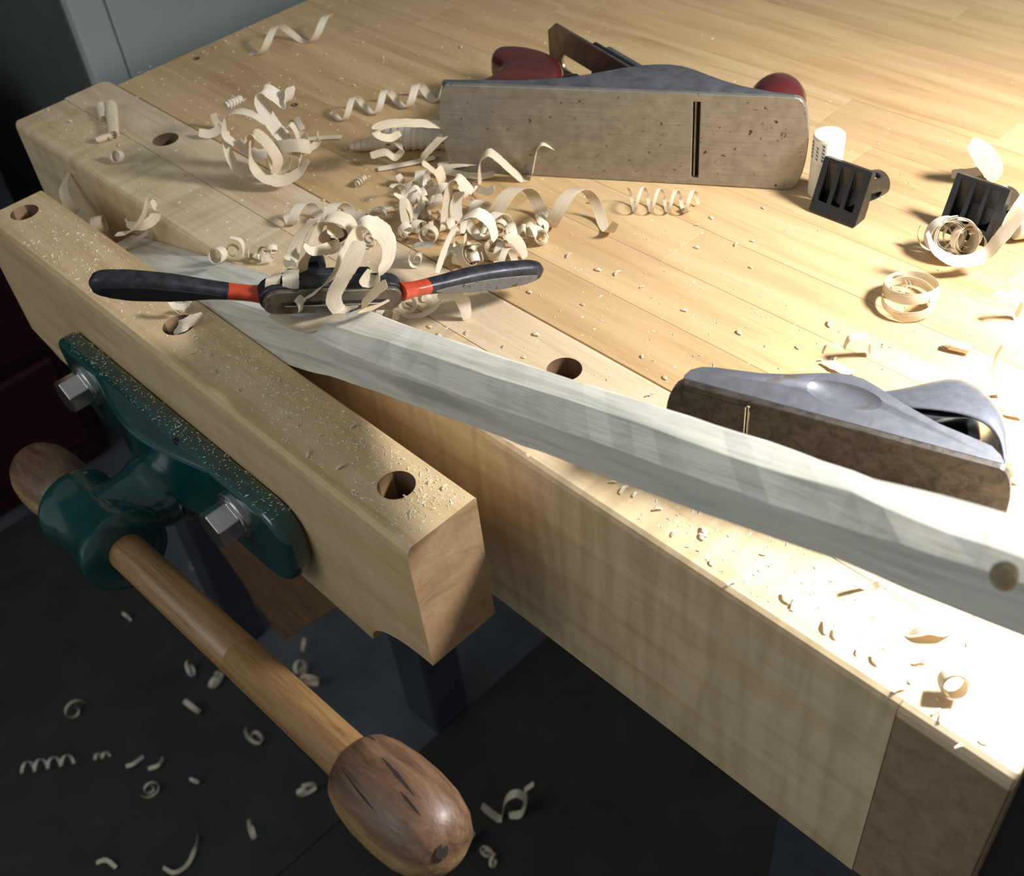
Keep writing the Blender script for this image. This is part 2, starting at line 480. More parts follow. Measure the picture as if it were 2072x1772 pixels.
# brown board hanging under the bench behind the vise
yb = .03
A_, B_, C_ = onY(440, 1105, yb), onY(573, 1297, yb), onY(694, 1222, yb)
D_ = A_ + (C_ - B_)
vs = [p + np.array([0, d, 0]) for d in (0, .02) for p in (A_, B_, C_, D_)]
bb = pyd('wooden_board', vs, [(0, 1, 2, 3), (7, 6, 5, 4), (0, 4, 5, 1), (1, 5, 6, 2), (2, 6, 7, 3), (3, 7, 4, 0)], M_BOARD)
bevel(bb, .001, 1)
tag(bb, 'brown wooden board leaning in the shade below the vise', 'board')

# ------------------------------------------------------------------ vise with its wooden chop
vise = empty('bench_vise', (.321, -.10, -.12), 'green cast iron front vise with a maple jaw and oak handle', 'vise')
YI, YO = -.0336, -.0785
cov = [(.4963, -.1235)] + [(.4963 + .0577 * (1 - math.cos(a)) , -.1235 + .031 * math.sin(a)) for a in np.linspace(.15, math.pi / 2, 9)]
polyXZ = [(.108, 0.0), (.554, 0.0), (.554, -.0925)] + [(x, z) for x, z in reversed(cov)] + [(.130, -.1135), (.120, -.1095), (.0935, -.1035), (.0905, -.060), (.0905, -.043), (.098, -.012)]
chop = prism('jaw_chop', polyXZ, 'y', YO, YI, M_CHOP, vise)
carve(chop, [prism_data([(YO, -.2), (YI, -.2), (YI, -.0012), (YI - .0012, 0), (YO + .0030, 0), (YO + .0008, -.0030), (YO, -.0085)], 'x', 0, .7)], 'INTERSECT')
carve(chop, [hole(.1249, -.0560), hole(.3203, -.0546), hole(.5184, -.0539)])
paint(chop, in_holes([(.1249, -.0560), (.3203, -.0546), (.5184, -.0539)]), M_HOLE)
paint(chop, lambda c, n: n.x > .9, M_CHOPEND)
bevel(chop, .0014, 2, 50)

def rrect(x0, x1, z0, z1, r, n=6):
    return rounded_plan(x0, x1, z0, z1, (r,) * 4, n)
plate = []
# main flange: plan-curved bar with rounded ends
pol = rounded_plan(.204, .457, -.108, -.0455, (.030, .034, .020, .006), 8)
plate.append(prism_data(pol, 'y', -.0945, YO - .0002))
ob = pyd('front_plate', *merge(plate), M_GREEN, vise)
bevel(ob, .0045, 4, 40)
smooth_angle(ob, 60)
# raised rib following the top, thickest at the screw
ribp = [(.250, YO)] + [(x, -.0935 - .0130 * math.sin(math.pi * (x - .250) / .142) ** 1.3 if .2501 < x < .3919 else -.0935) for x in np.linspace(.250, .392, 25)] + [(.392, YO)]
vs, fs = prism_data(ribp, 'z', -.100, -.0470)
rb = pyd('screw_housing', vs, fs, M_GREEN, vise); bevel(rb, .003, 3, 50); smooth_angle(rb, 60)
HUB = np.array([.321, -.146, -.1015])
lathe('screw_boss', [(0, .030), (.020, .029), (.0225, .027), (.0235, .0245)], (HUB[0], YO - .001, HUB[2] + .004), (0, -1, 0), M_GREEN, vise, 40, deg=60)
lathe('collar_ring', [(0, .0235), (.0014, .0235)], (HUB[0], YO - .0246, HUB[2] + .003), (0, -1, 0), M_STEEL, vise, 40)
lathe('screw_neck', [(0, .0245), (.006, .0245), (.009, .0232), (.013, .0215), (.026, .0215), (.036, .0225)], (HUB[0], YO - .0262, HUB[2] + .002), (0, -1, 0), M_GREEN, vise, 40, deg=70)
ss = lathe('set_screw', [(0, .0042), (.0030, .0042), (.0034, .0036)], (HUB[0] - .001, YO - .038, HUB[2] + .0185), (0, 0, 1), M_DARK, vise, 20)
HD = nrm([383, 0, 40.0])
lathe('handle_sleeve', [(-.033, .0135), (-.033, .0230), (-.0315, .0262), (-.026, .0270), (-.021, .0256), (-.012, .0244), (.012, .0244), (.021, .0256), (.027, .0270), (.0315, .0266), (.033, .0240), (.033, .0135)], HUB, HD, M_GREEN, vise, 48, deg=50)
# oak bar (local X along the bar so that the grain follows it)
def axis_matrix(org, xdir, zhint=(0, 0, 1)):
    x = nrm(xdir); y = nrm(np.cross(zhint, x)); z = np.cross(x, y)
    m = Matrix.Identity(4)
    for i in range(3): m[i][0], m[i][1], m[i][2], m[i][3] = x[i], y[i], z[i], org[i]
    return m
HM = axis_matrix(HUB, HD)
hbar = lathe('handle', [(-.075, .0116), (.158, .0116), (.1586, .0112), (.1592, .0116), (.265, .0118)], (0, 0, 0), (1, 0, 0), M_OAK, vise, 36, matrix=HM, deg=60)
def knob_mat():
    m, nt, b = newmat('knob_wood')
    v = mapped(nt, (14, 120, 120))
    n = noise(nt, v, 1.6, 6, .6, .5)
    heart = ramp(nt, n, [(.3, (.065, .032, .018)), (.52, (.15, .078, .042)), (.72, (.23, .135, .078))])
    sap = ramp(nt, n, [(.3, (.20, .115, .045)), (.55, (.33, .205, .085)), (.75, (.40, .26, .115))])
    tc = nd(nt, 'ShaderNodeTexCoord'); sx = nd(nt, 'ShaderNodeSeparateXYZ')
    nt.links.new(tc.outputs['Object'], sx.inputs[0])
    n3 = noise(nt, mapped(nt, (10, 40, 40)), 1.0, 3, .6)
    ma = nd(nt, 'ShaderNodeMath', operation='MULTIPLY_ADD'); ma.inputs[1].default_value = .014; nt.links.new(n3, ma.inputs[0]); nt.links.new(sx.outputs[2], ma.inputs[2])
    mb = nd(nt, 'ShaderNodeMath', operation='MULTIPLY_ADD'); mb.inputs[1].default_value = .55; nt.links.new(sx.outputs[1], mb.inputs[0]); nt.links.new(ma.outputs[0], mb.inputs[2])
    mc = nd(nt, 'ShaderNodeMapRange'); mc.inputs[1].default_value = .003; mc.inputs[2].default_value = .009
    nt.links.new(mb.outputs[0], mc.inputs[0])
    col = mixc(nt, mc.outputs[0], sap, heart)
    nt.links.new(col, b.inputs['Base Color']); b.inputs['Roughness'].default_value = .48
    b.inputs['Coat Weight'].default_value = .12; b.inputs['Coat Roughness'].default_value = .3
    bump(nt, b, noise(nt, mapped(nt, (20, 420, 420)), 1.5, 3, .6), .35, .0006)
    return m
M_KNOB = knob_mat()
KP = [(-.034, .0130), (-.0335, .0160), (-.0300, .0190), (-.022, .0213), (-.010, .0228), (.004, .0229), (.016, .0217), (.0255, .0188), (.0315, .0148), (.0345, .0100), (.0355, .0050), (.0357, .0008)]
KR = axis_matrix(HUB + HD * .2935, HD)
kr = lathe('handle_knob', KP, (0, 0, 0), (1, 0, 0), M_KNOB, vise, 48, matrix=KR, deg=80)
KL = axis_matrix(HUB - HD * .0705, HD)
kl = lathe('handle_knob', [(-t * .95, r * .96) for t, r in reversed(KP)], (0, 0, 0), (1, 0, 0), M_KNOB, vise, 48, matrix=KL, deg=80)
# drying cracks in the near knob: dark slivers sunk along the grain
def knob_r(t):
    ts = [a for a, _ in KP]; return float(np.interp(t, ts, [b for _, b in KP]))
for th0, t0, t1, wd in ((78, -.012, .014, .0010), (92, .008, .022, .0007), (60, -.033, -.024, .0006), (118, -.026, .006, .0005)):
    P = []; S = []
    for t in np.linspace(t0, t1, 10):
        a = math.radians(th0 + 260 * (t - t0)); r = knob_r(t) + .00012
        P.append(((t, r * math.cos(a), r * math.sin(a)), a))
    V = []; F = []
    for i, (p, a) in enumerate(P):
        ww = wd * math.sin(math.pi * (i + .35) / 9.7) * (.7 + .5 * rnd.random())
        tv = np.array([0, -math.sin(a), math.cos(a)]); rv = np.array([0, math.cos(a), math.sin(a)])
        V += [np.array(p) - tv * ww, np.array(p) + tv * ww, np.array(p) - rv * .0012]
        if i:
            o = 3 * i; F += [(o - 3, o - 2, o + 1, o), (o - 2, o - 1, o + 2, o + 1), (o - 1, o - 3, o, o + 2)]
    o = pyd('crack', V, F, M_DARK, kr, matrix=KR)
lathe('end_hole', [(0, .0030), (.0004, .0032)], tuple(HUB + HD * (.2935 + .0338) + np.array([0, -.004, .0082])), HD + np.array([0, 0, .5]), M_DARK, kr, 20)
# bolts: flanged hex heads
for bx, bz in ((.2335, -.0690), (.4065, -.0695)):
    bt = lathe('bolt', [(0, .0152), (.0016, .0152), (.0021, .0146), (.0023, .0130), (.0034, .0128)], (bx, -.0945, bz), (0, -1, 0), M_BOLT, vise, 36)
    a0 = math.radians(30 if bx > .3 else 24); hexp = [(bx + 0.0124 * math.cos(a0 + k * math.pi / 3), bz + .0124 * math.sin(a0 + k * math.pi / 3)) for k in range(6)]
    hx = prism('hex_head', hexp, 'y', -.1120, -.0975, M_BOLT, bt, .0011, 3)
lathe('oil_hole', [(0, .0017), (.0003, .0017)], (.352, -.093, -.0456), (0, 0, 1), M_DARK, vise, 16)

# ------------------------------------------------------------------ the stick held in the vise
s0 = np.array([.1600, -.01665, 36.6e-3 + .272 * (.160 - .4826)])
SD = nrm([1, 0, .272])
SM = axis_matrix(s0, SD)
def oct_sec(w_, h_, c, rot=0.0):
    p = [(-w_ + c, -h_), (w_ - c, -h_), (w_, -h_ + c), (w_, h_ - c), (w_ - c, h_), (-w_ + c * 1.3, h_), (-w_, h_ - c * .62), (-w_, -h_ + c)]
    cs, sn = math.cos(rot), math.sin(rot)
    return [(a * cs - b * sn, a * sn + b * cs) for a, b in p]
secs = []; xs = []
for L_, w_, h_, c, rot in ((0, .0166, .0170, .0012, 0), (.15, .0166, .0172, .0012, 0), (.225, .0166, .0172, .0016, 0), (.262, .0166, .0172, .003, 0), (.285, .0168, .0170, .0060, .02), (.33, .0170, .0168, .0085, .04), (.42, .0162, .0160, .0088, .05), (.50, .0160, .0158, .0090, .03), (.56, .0150, .0150, .0080, .06), (.60, .0142, .0143, .0085, .0), (.625, .0146, .0136, .0060, -.05), (.65, .0144, .0138, .0050, -.08), (.70, .0140, .0138, .0050, -.08), (.72, .0130, .0130, .0060, -.08)):
    xs.append(L_); secs.append(oct_sec(w_, h_, c, rot))
xi = np.linspace(0, .72, 61); S = np.array(secs); V = []
for t in xi:
    k = np.array([[np.interp(t, xs, S[:, j, d]) for d in range(2)] for j in range(8)])
    jit = nrs.normal(0, .00016, (8, 2)) if t > .27 else 0
    k = k + jit
    for a, b in k: V.append((t, a, b))
F = [(i * 8 + j, i * 8 + (j + 1) % 8, (i + 1) * 8 + (j + 1) % 8, (i + 1) * 8 + j) for i in range(60) for j in range(8)]
F += [tuple(range(7, -1, -1)), tuple(range(480, 488))]
stick = pyd('wooden_stick', V, F, M_STICK, None, matrix=SM)
hp = np.array(SM.inverted() @ Vector(onV(2052, 1142, s0 + SD * .655)))
carve(stick, [lathe_data([(-.03, .0042), (.03, .0042)], np.array(SM @ Vector((hp[0], 0, 0))) + np.array([0, -.004, 0]), nrm([-.1, -.62, .8]), 24)])
bevel(stick, .0006, 2, 20)
tag(stick, 'pale shaved ash stick clamped in the vise and rising over the bench', 'wood stick')

# ------------------------------------------------------------------ spokeshave lying across the stick
shv = empty('spokeshave', tuple(onZ(672, 592, .05)), 'black spokeshave with red-banded necks lying across the clamped stick', 'spokeshave')
ctrl = [(180, 572, .087), (300, 576, .080), (462, 589, .0675), (548, 597, .0615), (672, 594, .0545), (812, 590, .0465), (866, 579, .041), (980, 559, .029), (1098, 546, .0175)]
spine = [onZ(*c) for c in ctrl]
xd = nrm(spine[-1] - spine[0])
side_n = nrm(-FH - xd * ((-FH) @ xd) + np.array([0, 0, -.10]))       # towards the flat side
side_n = nrm(side_n - xd * (side_n @ xd))
upv = nrm(np.cross(xd, side_n)); upv = upv if upv[2] > 0 else -upv
def oval(hw, hh, n=20, flat=.62):
    out = []
    for k in range(n):
        a = 2 * math.pi * k / n; x, y = math.cos(a), math.sin(a)
        x = math.copysign(abs(x) ** flat, x); y = math.copysign(abs(y) ** .85, y)
        out.append((hw * x, hh * y))
    return out
def shave_piece(name, i0, i1, prof, mat, n=24):
    P = catmull(spine[i0:i1 + 1], n)
    sec = []
    for t in np.linspace(0, 1, n):
        hw = np.interp(t, [q[0] for q in prof], [q[1] for q in prof]); hh = np.interp(t, [q[0] for q in prof], [q[2] for q in prof])
        sec.append(oval(hw, hh * .79))
    vs, fs = sweep_data(P, sec, [upv] * n)
    return smooth_angle(pyd(name, vs, fs, mat, shv), 60)
tip = [(0, .0010, .0016), (.012, .0026, .0042), (.045, .0042, .0066), (.12, .0052, .0084), (.35, .0056, .0088), (.65, .0054, .0078), (.88, .0046, .0056), (1, .0042, .0048)]
hl = shave_piece('handle', 0, 2, tip, M_BPAINT, 30)
shave_piece('red_band', 2, 3, [(0, .0043, .0046), (.5, .0042, .0043), (1, .0050, .0056)], M_RED, 10)
hr = shave_piece('handle', 6, 8, [(1 - a, b, c) for a, b, c in reversed(tip)], M_BPAINT, 30)
shave_piece('red_band', 5, 6, [(0, .0050, .0054), (.5, .0041, .0042), (1, .0043, .0046)], M_RED, 10)
def side_face(name, i0, i1, tip_first, mat, parent, t0, t1, up_f, lo_f):
    """flat side of a handle: lens-shaped inlay following the handle on its near side"""
    n = 22; P = catmull(spine[i0:i1 + 1], 60); up_ = []; lo_ = []
    for k in range(n):
        t = t0 + (t1 - t0) * k / (n - 1); c = P[int(round(t * 59))]
        q = t if tip_first else 1 - t
        hw = np.interp(q, [a[0] for a in tip], [a[1] for a in tip]); hh = np.interp(q, [a[0] for a in tip], [a[2] for a in tip])
        e = math.sin(math.pi * (k + .15) / (n - .7)) ** .38
        c = c + side_n * (hw + .00025)
        up_.append(c + upv * hh * .79 * up_f * e); lo_.append(c - upv * hh * .79 * lo_f * e)
    V = up_ + lo_ + [p - side_n * .003 for p in up_] + [p - side_n * .003 for p in lo_]
    F = []
    for i in range(n - 1):
        F += [(i, i + 1, n + i + 1, n + i), (2 * n + i, 3 * n + i, 3 * n + i + 1, 2 * n + i + 1), (i, 2 * n + i, 2 * n + i + 1, i + 1), (n + i, n + i + 1, 3 * n + i + 1, 3 * n + i)]
    F += [(0, n, 3 * n, 2 * n), (n - 1, 3 * n - 1, 4 * n - 1, 2 * n - 1)]
    o = pyd(name, V, F, mat, parent); return bevel(o, .0004, 2)
side_face('worn_face', 6, 8, False, M_WORN, hr, .05, .985, .38, .92)
side_face('flat_face', 0, 2, True, M_BMATTE, hl, .015, .95, .40, .92)
# body: stadium-shaped sole with a slit mouth, top bar, blade, screws
def shave_pt(a, b, c):
    return spine[4] + xd * a + upv * b + side_n * c
SMX = axis_matrix(spine[4], xd, upv)
def stadium(hl_, hh, n=10):
    out = []
    for k in range(n + 1):
        a = -math.pi / 2 + math.pi * k / n; out.append((hl_ - hh + hh * math.cos(a), hh * math.sin(a)))
    for k in range(n + 1):
        a = math.pi / 2 + math.pi * k / n; out.append((-hl_ + hh + hh * math.cos(a), hh * math.sin(a)))
    return out
sgn = 1.0 if np.array(SMX.to_3x3().col[1]) @ side_n > 0 else -1.0
def yr(a, b):
    return (min(sgn * a, sgn * b), max(sgn * a, sgn * b))
body = prism('body', stadium(.0375, .0085), 'y', *yr(-.006, .0035), M_BPAINT, shv, .0012, 2, matrix=SMX)
sole_ = prism('sole', stadium(.0362, .0074), 'y', *yr(.0033, .0062), M_SHSOLE, shv, .0006, 2, matrix=SMX)
box('mouth_slit', -.027, .027, *yr(.0058, .0064), -.0007, .0007, M_DARK, shv, matrix=SMX)
box('blade', -.0255, .0255, *yr(.0040, .0072), -.0013, -.0007, M_STEEL, shv, matrix=SMX)
box('lever_cap', -.022, .022, *yr(-.013, -.006), -.006, .007, M_BPAINT, shv, .0015, 2, matrix=SMX)
lathe('thumb_screw', [(0, .0025), (.008, .0025), (.008, .0062), (.0125, .0062), (.0130, .0058)], (-.006, sgn * -.010, 0.0), (0, -sgn, .35), M_JAPAN, shv, 24, matrix=SMX)

# ------------------------------------------------------------------ bench plane lying on its cheek
pa = math.radians(31.2)
PM = Matrix.Identity(4)
ux = (math.cos(pa), math.sin(pa), 0); uz = (-math.sin(pa), math.cos(pa), 0)
for i in range(3):
    PM[i][0], PM[i][1], PM[i][2] = ux[i], uz[i], (0, 0, 1)[i]
PM[0][3], PM[1][3], PM[2][3] = .515, .2755, 0.0002
# local: x to toe, y = height above the sole (away), z = across the sole (world up), 0..W
W = .0625
bpn = empty('bench_plane', (.42, .25, 0), 'large smoothing plane lying on its side with the sole and mouth showing', 'hand plane')
def plan_sole():
    pts = [(-.222, 0.0), (-.224, .004), (-.226, .018), (-.226, W - .018), (-.222, W - .003), (-.219, W)]
    toe = [(-.0030 + .0105 * math.cos(a) ** .8, W / 2 + W / 2 * math.sin(a)) for a in np.linspace(math.pi / 2 - .001, -math.pi / 2 + .001, 17)]
    return pts + toe
sole = prism('sole', plan_sole(), 'y', 0, .0045, M_SOLE, bpn, matrix=PM)
def lprism(poly, axis, lo, hi):
    vs, fs = prism_data(poly, axis, lo, hi)
    return [tuple(PM @ Vector(v)) for v in vs], fs
mx0 = -.0602
carve(sole, [lprism([(mx0 - .0022, .0052), (mx0 + .0022, .0052), (mx0 + .0022, W - .0052), (mx0 - .0022, W - .0052)], 'y', -.01, .02)])
bevel(sole, .0005, 1)
cheekp = [(-.2225, .0035), (-.2215, .0065), (-.2013, .0075), (-.1727, .0088), (-.1424, .0150), (-.1279, .0213), (-.1106, .0298), (-.098, .0345), (-.0897, .0362), (-.081, .0364), (-.0741, .0350), (-.066, .0308), (-.0575, .0250), (-.047, .0182), (-.0353, .0121), (-.0172, .0060), (-.004, .0036), (-.0035, .0030)]
for z0, z1 in ((.0002, .0045), (W - .0045, W + .0003)):
    ck = prism('cheek', [(x, y) for x, y in cheekp], 'z', z0, z1, M_CHEEK, bpn, .0006, 2, matrix=PM)
prism('mouth_dark_fill', [(-.0535, .0046), (-.0665, .0046), (-.075, .014), (-.0535, .014)], 'z', .0045, W - .0045, M_DARK, bpn, matrix=PM)  # near-black block added behind the mouth, stands in for the shade inside
box('iron_edge', -.0614, -.0603, .0014, .0040, .0056, W - .0056, M_BRASSY, bpn, matrix=PM)
# toe and heel webs
prism('toe_web', [(-.020, .0045), (-.003, .0045), (-.003, .0062), (-.020, .0085)], 'z', .0045, W - .0045, M_JAPAN, bpn, matrix=PM)
prism('bed', [(-.2215, .0040), (-.066, .0040), (-.066, .007), (-.2205, .0075)], 'z', .0045, W - .0045, M_JAPAN, bpn, matrix=PM)
# frog, iron, cap iron, lever cap: bedded at 45 degrees
prism('frog', [(-.066, .0045), (-.135, .0045), (-.128, .026), (-.122, .048), (-.105, .040)], 'z', .010, W - .010, M_JAPAN, bpn, .002, 2, matrix=PM)
ia = math.radians(136)
IM = PM @ Matrix.Translation((mx0 - .004, 0.002, W / 2)) @ Matrix.Rotation(ia, 4, 'Z')
# iron local: x up the blade, y thickness, z width
def iron_poly(L0, L1, hw, clip):
    return [(L0, -hw), (L1 - clip, -hw), (L1, -hw + clip * .8), (L1, hw - clip * .8), (L1 - clip, hw), (L0, hw)]
iron = prism('iron', iron_poly(.002, .158, .0250, .010), 'y', -.0012, .0012, M_BRASSY, bpn, matrix=IM)
def iprism(poly, axis, lo, hi):
    vs, fs = prism_data(poly, axis, lo, hi)
    return [tuple(IM @ Vector(v)) for v in vs], fs
carve(iron, [iprism(rounded_plan(.030, .142, -.0058, .0058, (.005,) * 4), 'y', -.02, .02)])
bevel(iron, .0004, 1)
prism('cap_iron', iron_poly(.006, .110, .0248, .004), 'y', -.0046, -.0020, M_JAPAN, bpn, .0004, 1, matrix=IM)
prism('lever_cap', [(.010, -.022), (.100, -.022), (.108, -.015), (.110, 0), (.108, .015), (.100, .022), (.010, .022)], 'y', -.0115, -.0055, M_STEEL, bpn, .0015, 2, matrix=IM)
pt = PM @ Vector((-.150, .050, W / 2))
lathe('adjuster_wheel', [(0, .012), (.002, .0135), (.010, .0135), (.012, .012)], (-.1550, .0470, W / 2 + .002), nrm([1, .15, 0]), M_JAPAN, bpn, 28, matrix=PM)
prism('yoke_lever', [(-.128, .040), (-.150, .074), (-.146, .076), (-.122, .046)], 'z', W / 2 - .003, W / 2 + .003, M_JAPAN, bpn, .001, 1, matrix=PM)
# tote (rear handle): outline extruded and strongly rounded
tp = [(-.214, .008), (-.152, .008), (-.1500, .016), (-.1540, .030), (-.1565, .044), (-.1565, .060), (-.1600, .075), (-.1660, .084), (-.176, .0925), (-.190, .0985), (-.2020, .1000), (-.2110, .0975), (-.2150, .0900), (-.2130, .0810), (-.2060, .0740), (-.2020, .0670), (-.2040, .0600), (-.2090, .0520), (-.2170, .0420), (-.2220, .030), (-.2200, .016)]
tps = catmull([(x, y, 0) for x, y in tp + [tp[0]]], 84)[:-1]
cen = np.array([np.mean([p[0] for p in tp]), np.mean([p[1] for p in tp])])
V = []; F = []; n = len(tps)
tn = []
for i in range(n):
    d = tps[(i + 1) % n][:2] - tps[i - 1][:2]; tn.append(nrm(np.array([-d[1], d[0]])))
levels = [(-1, -.55), (-.93, -.30), (-.75, -.13), (-.5, -.04), (0, 0), (.5, -.04), (.75, -.13), (.93, -.30), (1, -.55)]
for lz, ins in levels:
    for i in range(n):
        p = tps[i][:2] + tn[i] * (-ins * .0125 * 1.0)
        V.append((p[0], p[1], W / 2 + lz * .0125))
for l in range(len(levels) - 1):
    for i in range(n):
        j = (i + 1) % n; F.append((l * n + i, l * n + j, (l + 1) * n + j, (l + 1) * n + i))
F.append(tuple(range(n - 1, -1, -1))); m_ = (len(levels) - 1) * n; F.append(tuple(range(m_, m_ + n)))
tote = smooth_angle(pyd('tote', V, F, M_ROSE, bpn, matrix=PM), 70)
lathe('tote_bolt', [(0, .0045), (.0015, .0045)], (-.196, .0985, W / 2), nrm([-.15, 1, 0]), M_STEEL, tote, 20, matrix=PM)
KNP = [(0, .0125), (.006, .0115), (.014, .0095), (.022, .0100), (.028, .0132), (.034, .0165), (.041, .0182), (.048, .0182), (.055, .0160), (.060, .0118), (.0628, .0060), (.0634, .0010)]
kn = lathe('front_knob', KNP, (-.0150, .0065, W / 2), (0, 1, 0), M_ROSE, bpn, 44, matrix=PM, deg=80)

# ------------------------------------------------------------------ block plane lying on its cheek
ba = math.radians(17.4)
BM = Matrix.Identity(4)
vx = (-math.cos(ba), -math.sin(ba), 0); vy = (-math.sin(ba), math.cos(ba), 0)
for i in range(3):
    BM[i][0], BM[i][1], BM[i][2] = vx[i], vy[i], (0, 0, 1)[i]
BM[0][3], BM[1][3], BM[2][3] = .6125, .0494, .0002
# a mirrored frame would flip normals: use x -> -x instead
for i in range(3): BM[i][0] = -BM[i][0]
BW = .0485
blk = empty('block_plane', (.68, .09, 0), 'small grey block plane on its side beside the stick, dark sole outward', 'hand plane')
def bplan():
    toe = [(-.0005 - .0085 * math.cos(a), BW / 2 + BW / 2 * math.sin(a)) for a in np.linspace(-math.pi / 2, math.pi / 2, 15)]
    heel = [(.1365 + .0075 * math.cos(a), BW / 2 + BW / 2 * math.sin(a)) for a in np.linspace(math.pi / 2, -math.pi / 2, 15)]
    return toe + heel
bs = prism('sole', bplan(), 'y', 0, .004, M_BSOLE, blk, matrix=BM)
def bprism(poly, axis, lo, hi):
    vs, fs = prism_data(poly, axis, lo, hi)
    return [tuple(BM @ Vector(v)) for v in vs], fs
carve(bs, [bprism([(.0292, .006), (.0312, .006), (.0312, BW - .003), (.0292, BW - .003)], 'y', -.01, .02)])
bevel(bs, .0004, 1)
box('adjustable_toe', .0045, .0290, -.00015, .001, .006, BW - .0035, M_BSOLE, blk, matrix=BM)
box('mouth_edge', .0291, .0296, -.0002, .003, .006, BW - .0035, M_STEEL, blk, matrix=BM)
bch = [(-.0020, .0035), (-.0022, .0060), (-.0010, .0105), (.0030, .0142), (.0090, .0162), (.0160, .0175), (.0290, .0200), (.0415, .0243), (.0530, .0300), (.0600, .0328), (.0660, .0340), (.0720, .0335), (.0800, .0302), (.0920, .0240), (.1085, .0173), (.1210, .0146), (.1310, .0122), (.1355, .0080), (.1372, .0045), (.1370, .0035)]
for z0, z1 in ((.0002, .0052), (BW - .0052, BW + .0003)):
    c_ = prism('cheek', bch, 'z', z0, z1, M_BCHEEK, blk, matrix=BM)
    if z1 > BW:
        # thumb dimple: shallow ellipsoid scooped from the upper cheek
        dv = []; df = []
        for i in range(13):
            ph = math.pi * i / 12
            for k in range(32):
                th = 2 * math.pi * k / 32
                q = Vector((.0672 + .0185 * math.sin(ph) * math.cos(th), .0195 + .0088 * math.sin(ph) * math.sin(th) + .05 * 0, BW + .0022 + .0048 * math.cos(ph)))
                dv.append(tuple(BM @ q))
        for i in range(12):
            for k in range(32): df.append((i * 32 + k, i * 32 + (k + 1) % 32, (i + 1) * 32 + (k + 1) % 32, (i + 1) * 32 + k))
        carve(c_, [(dv, df)])
        c_.data.materials.clear(); c_.data.materials.append(M_BCHEEK)
        smooth_angle(c_, 35)
    bevel(c_, .0007, 2, 50)
prism('bed', [(.036, .004), (.136, .004), (.134, .010), (.060, .008)], 'z', .0052, BW - .0052, M_JAPAN, blk, matrix=BM)
prism('toe_block', [(.0, .004), (.027, .004), (.026, .010), (.002, .009)], 'z', .0052, BW - .0052, M_JAPAN, blk, matrix=BM)
# iron at a low angle and the palm-shaped lever cap
BI = BM @ Matrix.Translation((.0305, .001, BW / 2)) @ Matrix.Rotation(math.radians(20), 4, 'Z')
prism('iron', [(0, -.0175), (.105, -.0175), (.110, -.013), (.110, .013), (.105, .0175), (0, .0175)], 'y', 0, .003, M_STEEL, blk, .0003, 1, matrix=BI)
V = []; F = []
prof = [(.048, .030, .011, .020), (.060, .0335, .0140, .0225), (.072, .0390, .0165, .0240), (.085, .0470, .0185, .0262), (.097, .0590, .0196, .0280), (.106, .0685, .0200, .0298), (.115, .0675, .0200, .0312), (.123, .0605, .0197, .0306), (.129, .0525, .0190, .0280), (.1335, .0440, .0176, .0235), (.1362, .0350, .0150, .0180), (.1375, .0240, .0125, .0140)]
nn = 17
for x, y, hw, yl in prof:
    for k in range(nn):
        a = -math.pi / 2 + math.pi * k / (nn - 1)
        V.append((x, yl + (y - yl) * abs(math.cos(a)) ** .75, BW / 2 + hw * math.sin(a)))
for i in range(len(prof) - 1):
    for k in range(nn - 1): F.append((i * nn + k, i * nn + k + 1, (i + 1) * nn + k + 1, (i + 1) * nn + k))
lc = pyd('lever_cap', V, F, M_CAP, blk, matrix=BM)
sd = lc.modifiers.new('s', 'SOLIDIFY'); sd.thickness = .0022; sd.offset = 0
ssf = lc.modifiers.new('sub', 'SUBSURF'); ssf.levels = 2; ssf.render_levels = 2
smooth_angle(lc, 80)
prism('cap_dark_fill', [(.072, .010), (.128, .010), (.126, .026), (.095, .030), (.078, .024)], 'z', .010, BW - .010, M_JAPAN, blk, .001, 1, matrix=BM)  # black filler added under the cap to paint its hollow as shade
lathe('cap_pivot', [(0, .0028), (.030, .0028)], (.080, .031, .009), (0, 0, 1), M_JAPAN, blk, 16, matrix=BM)
lathe('adjuster_wheel', [(0, .006), (.001, .009), (.006, .009), (.007, .006)], (.122, .026, BW / 2), nrm([1, .3, 0]), M_STEEL, blk, 24, matrix=BM)

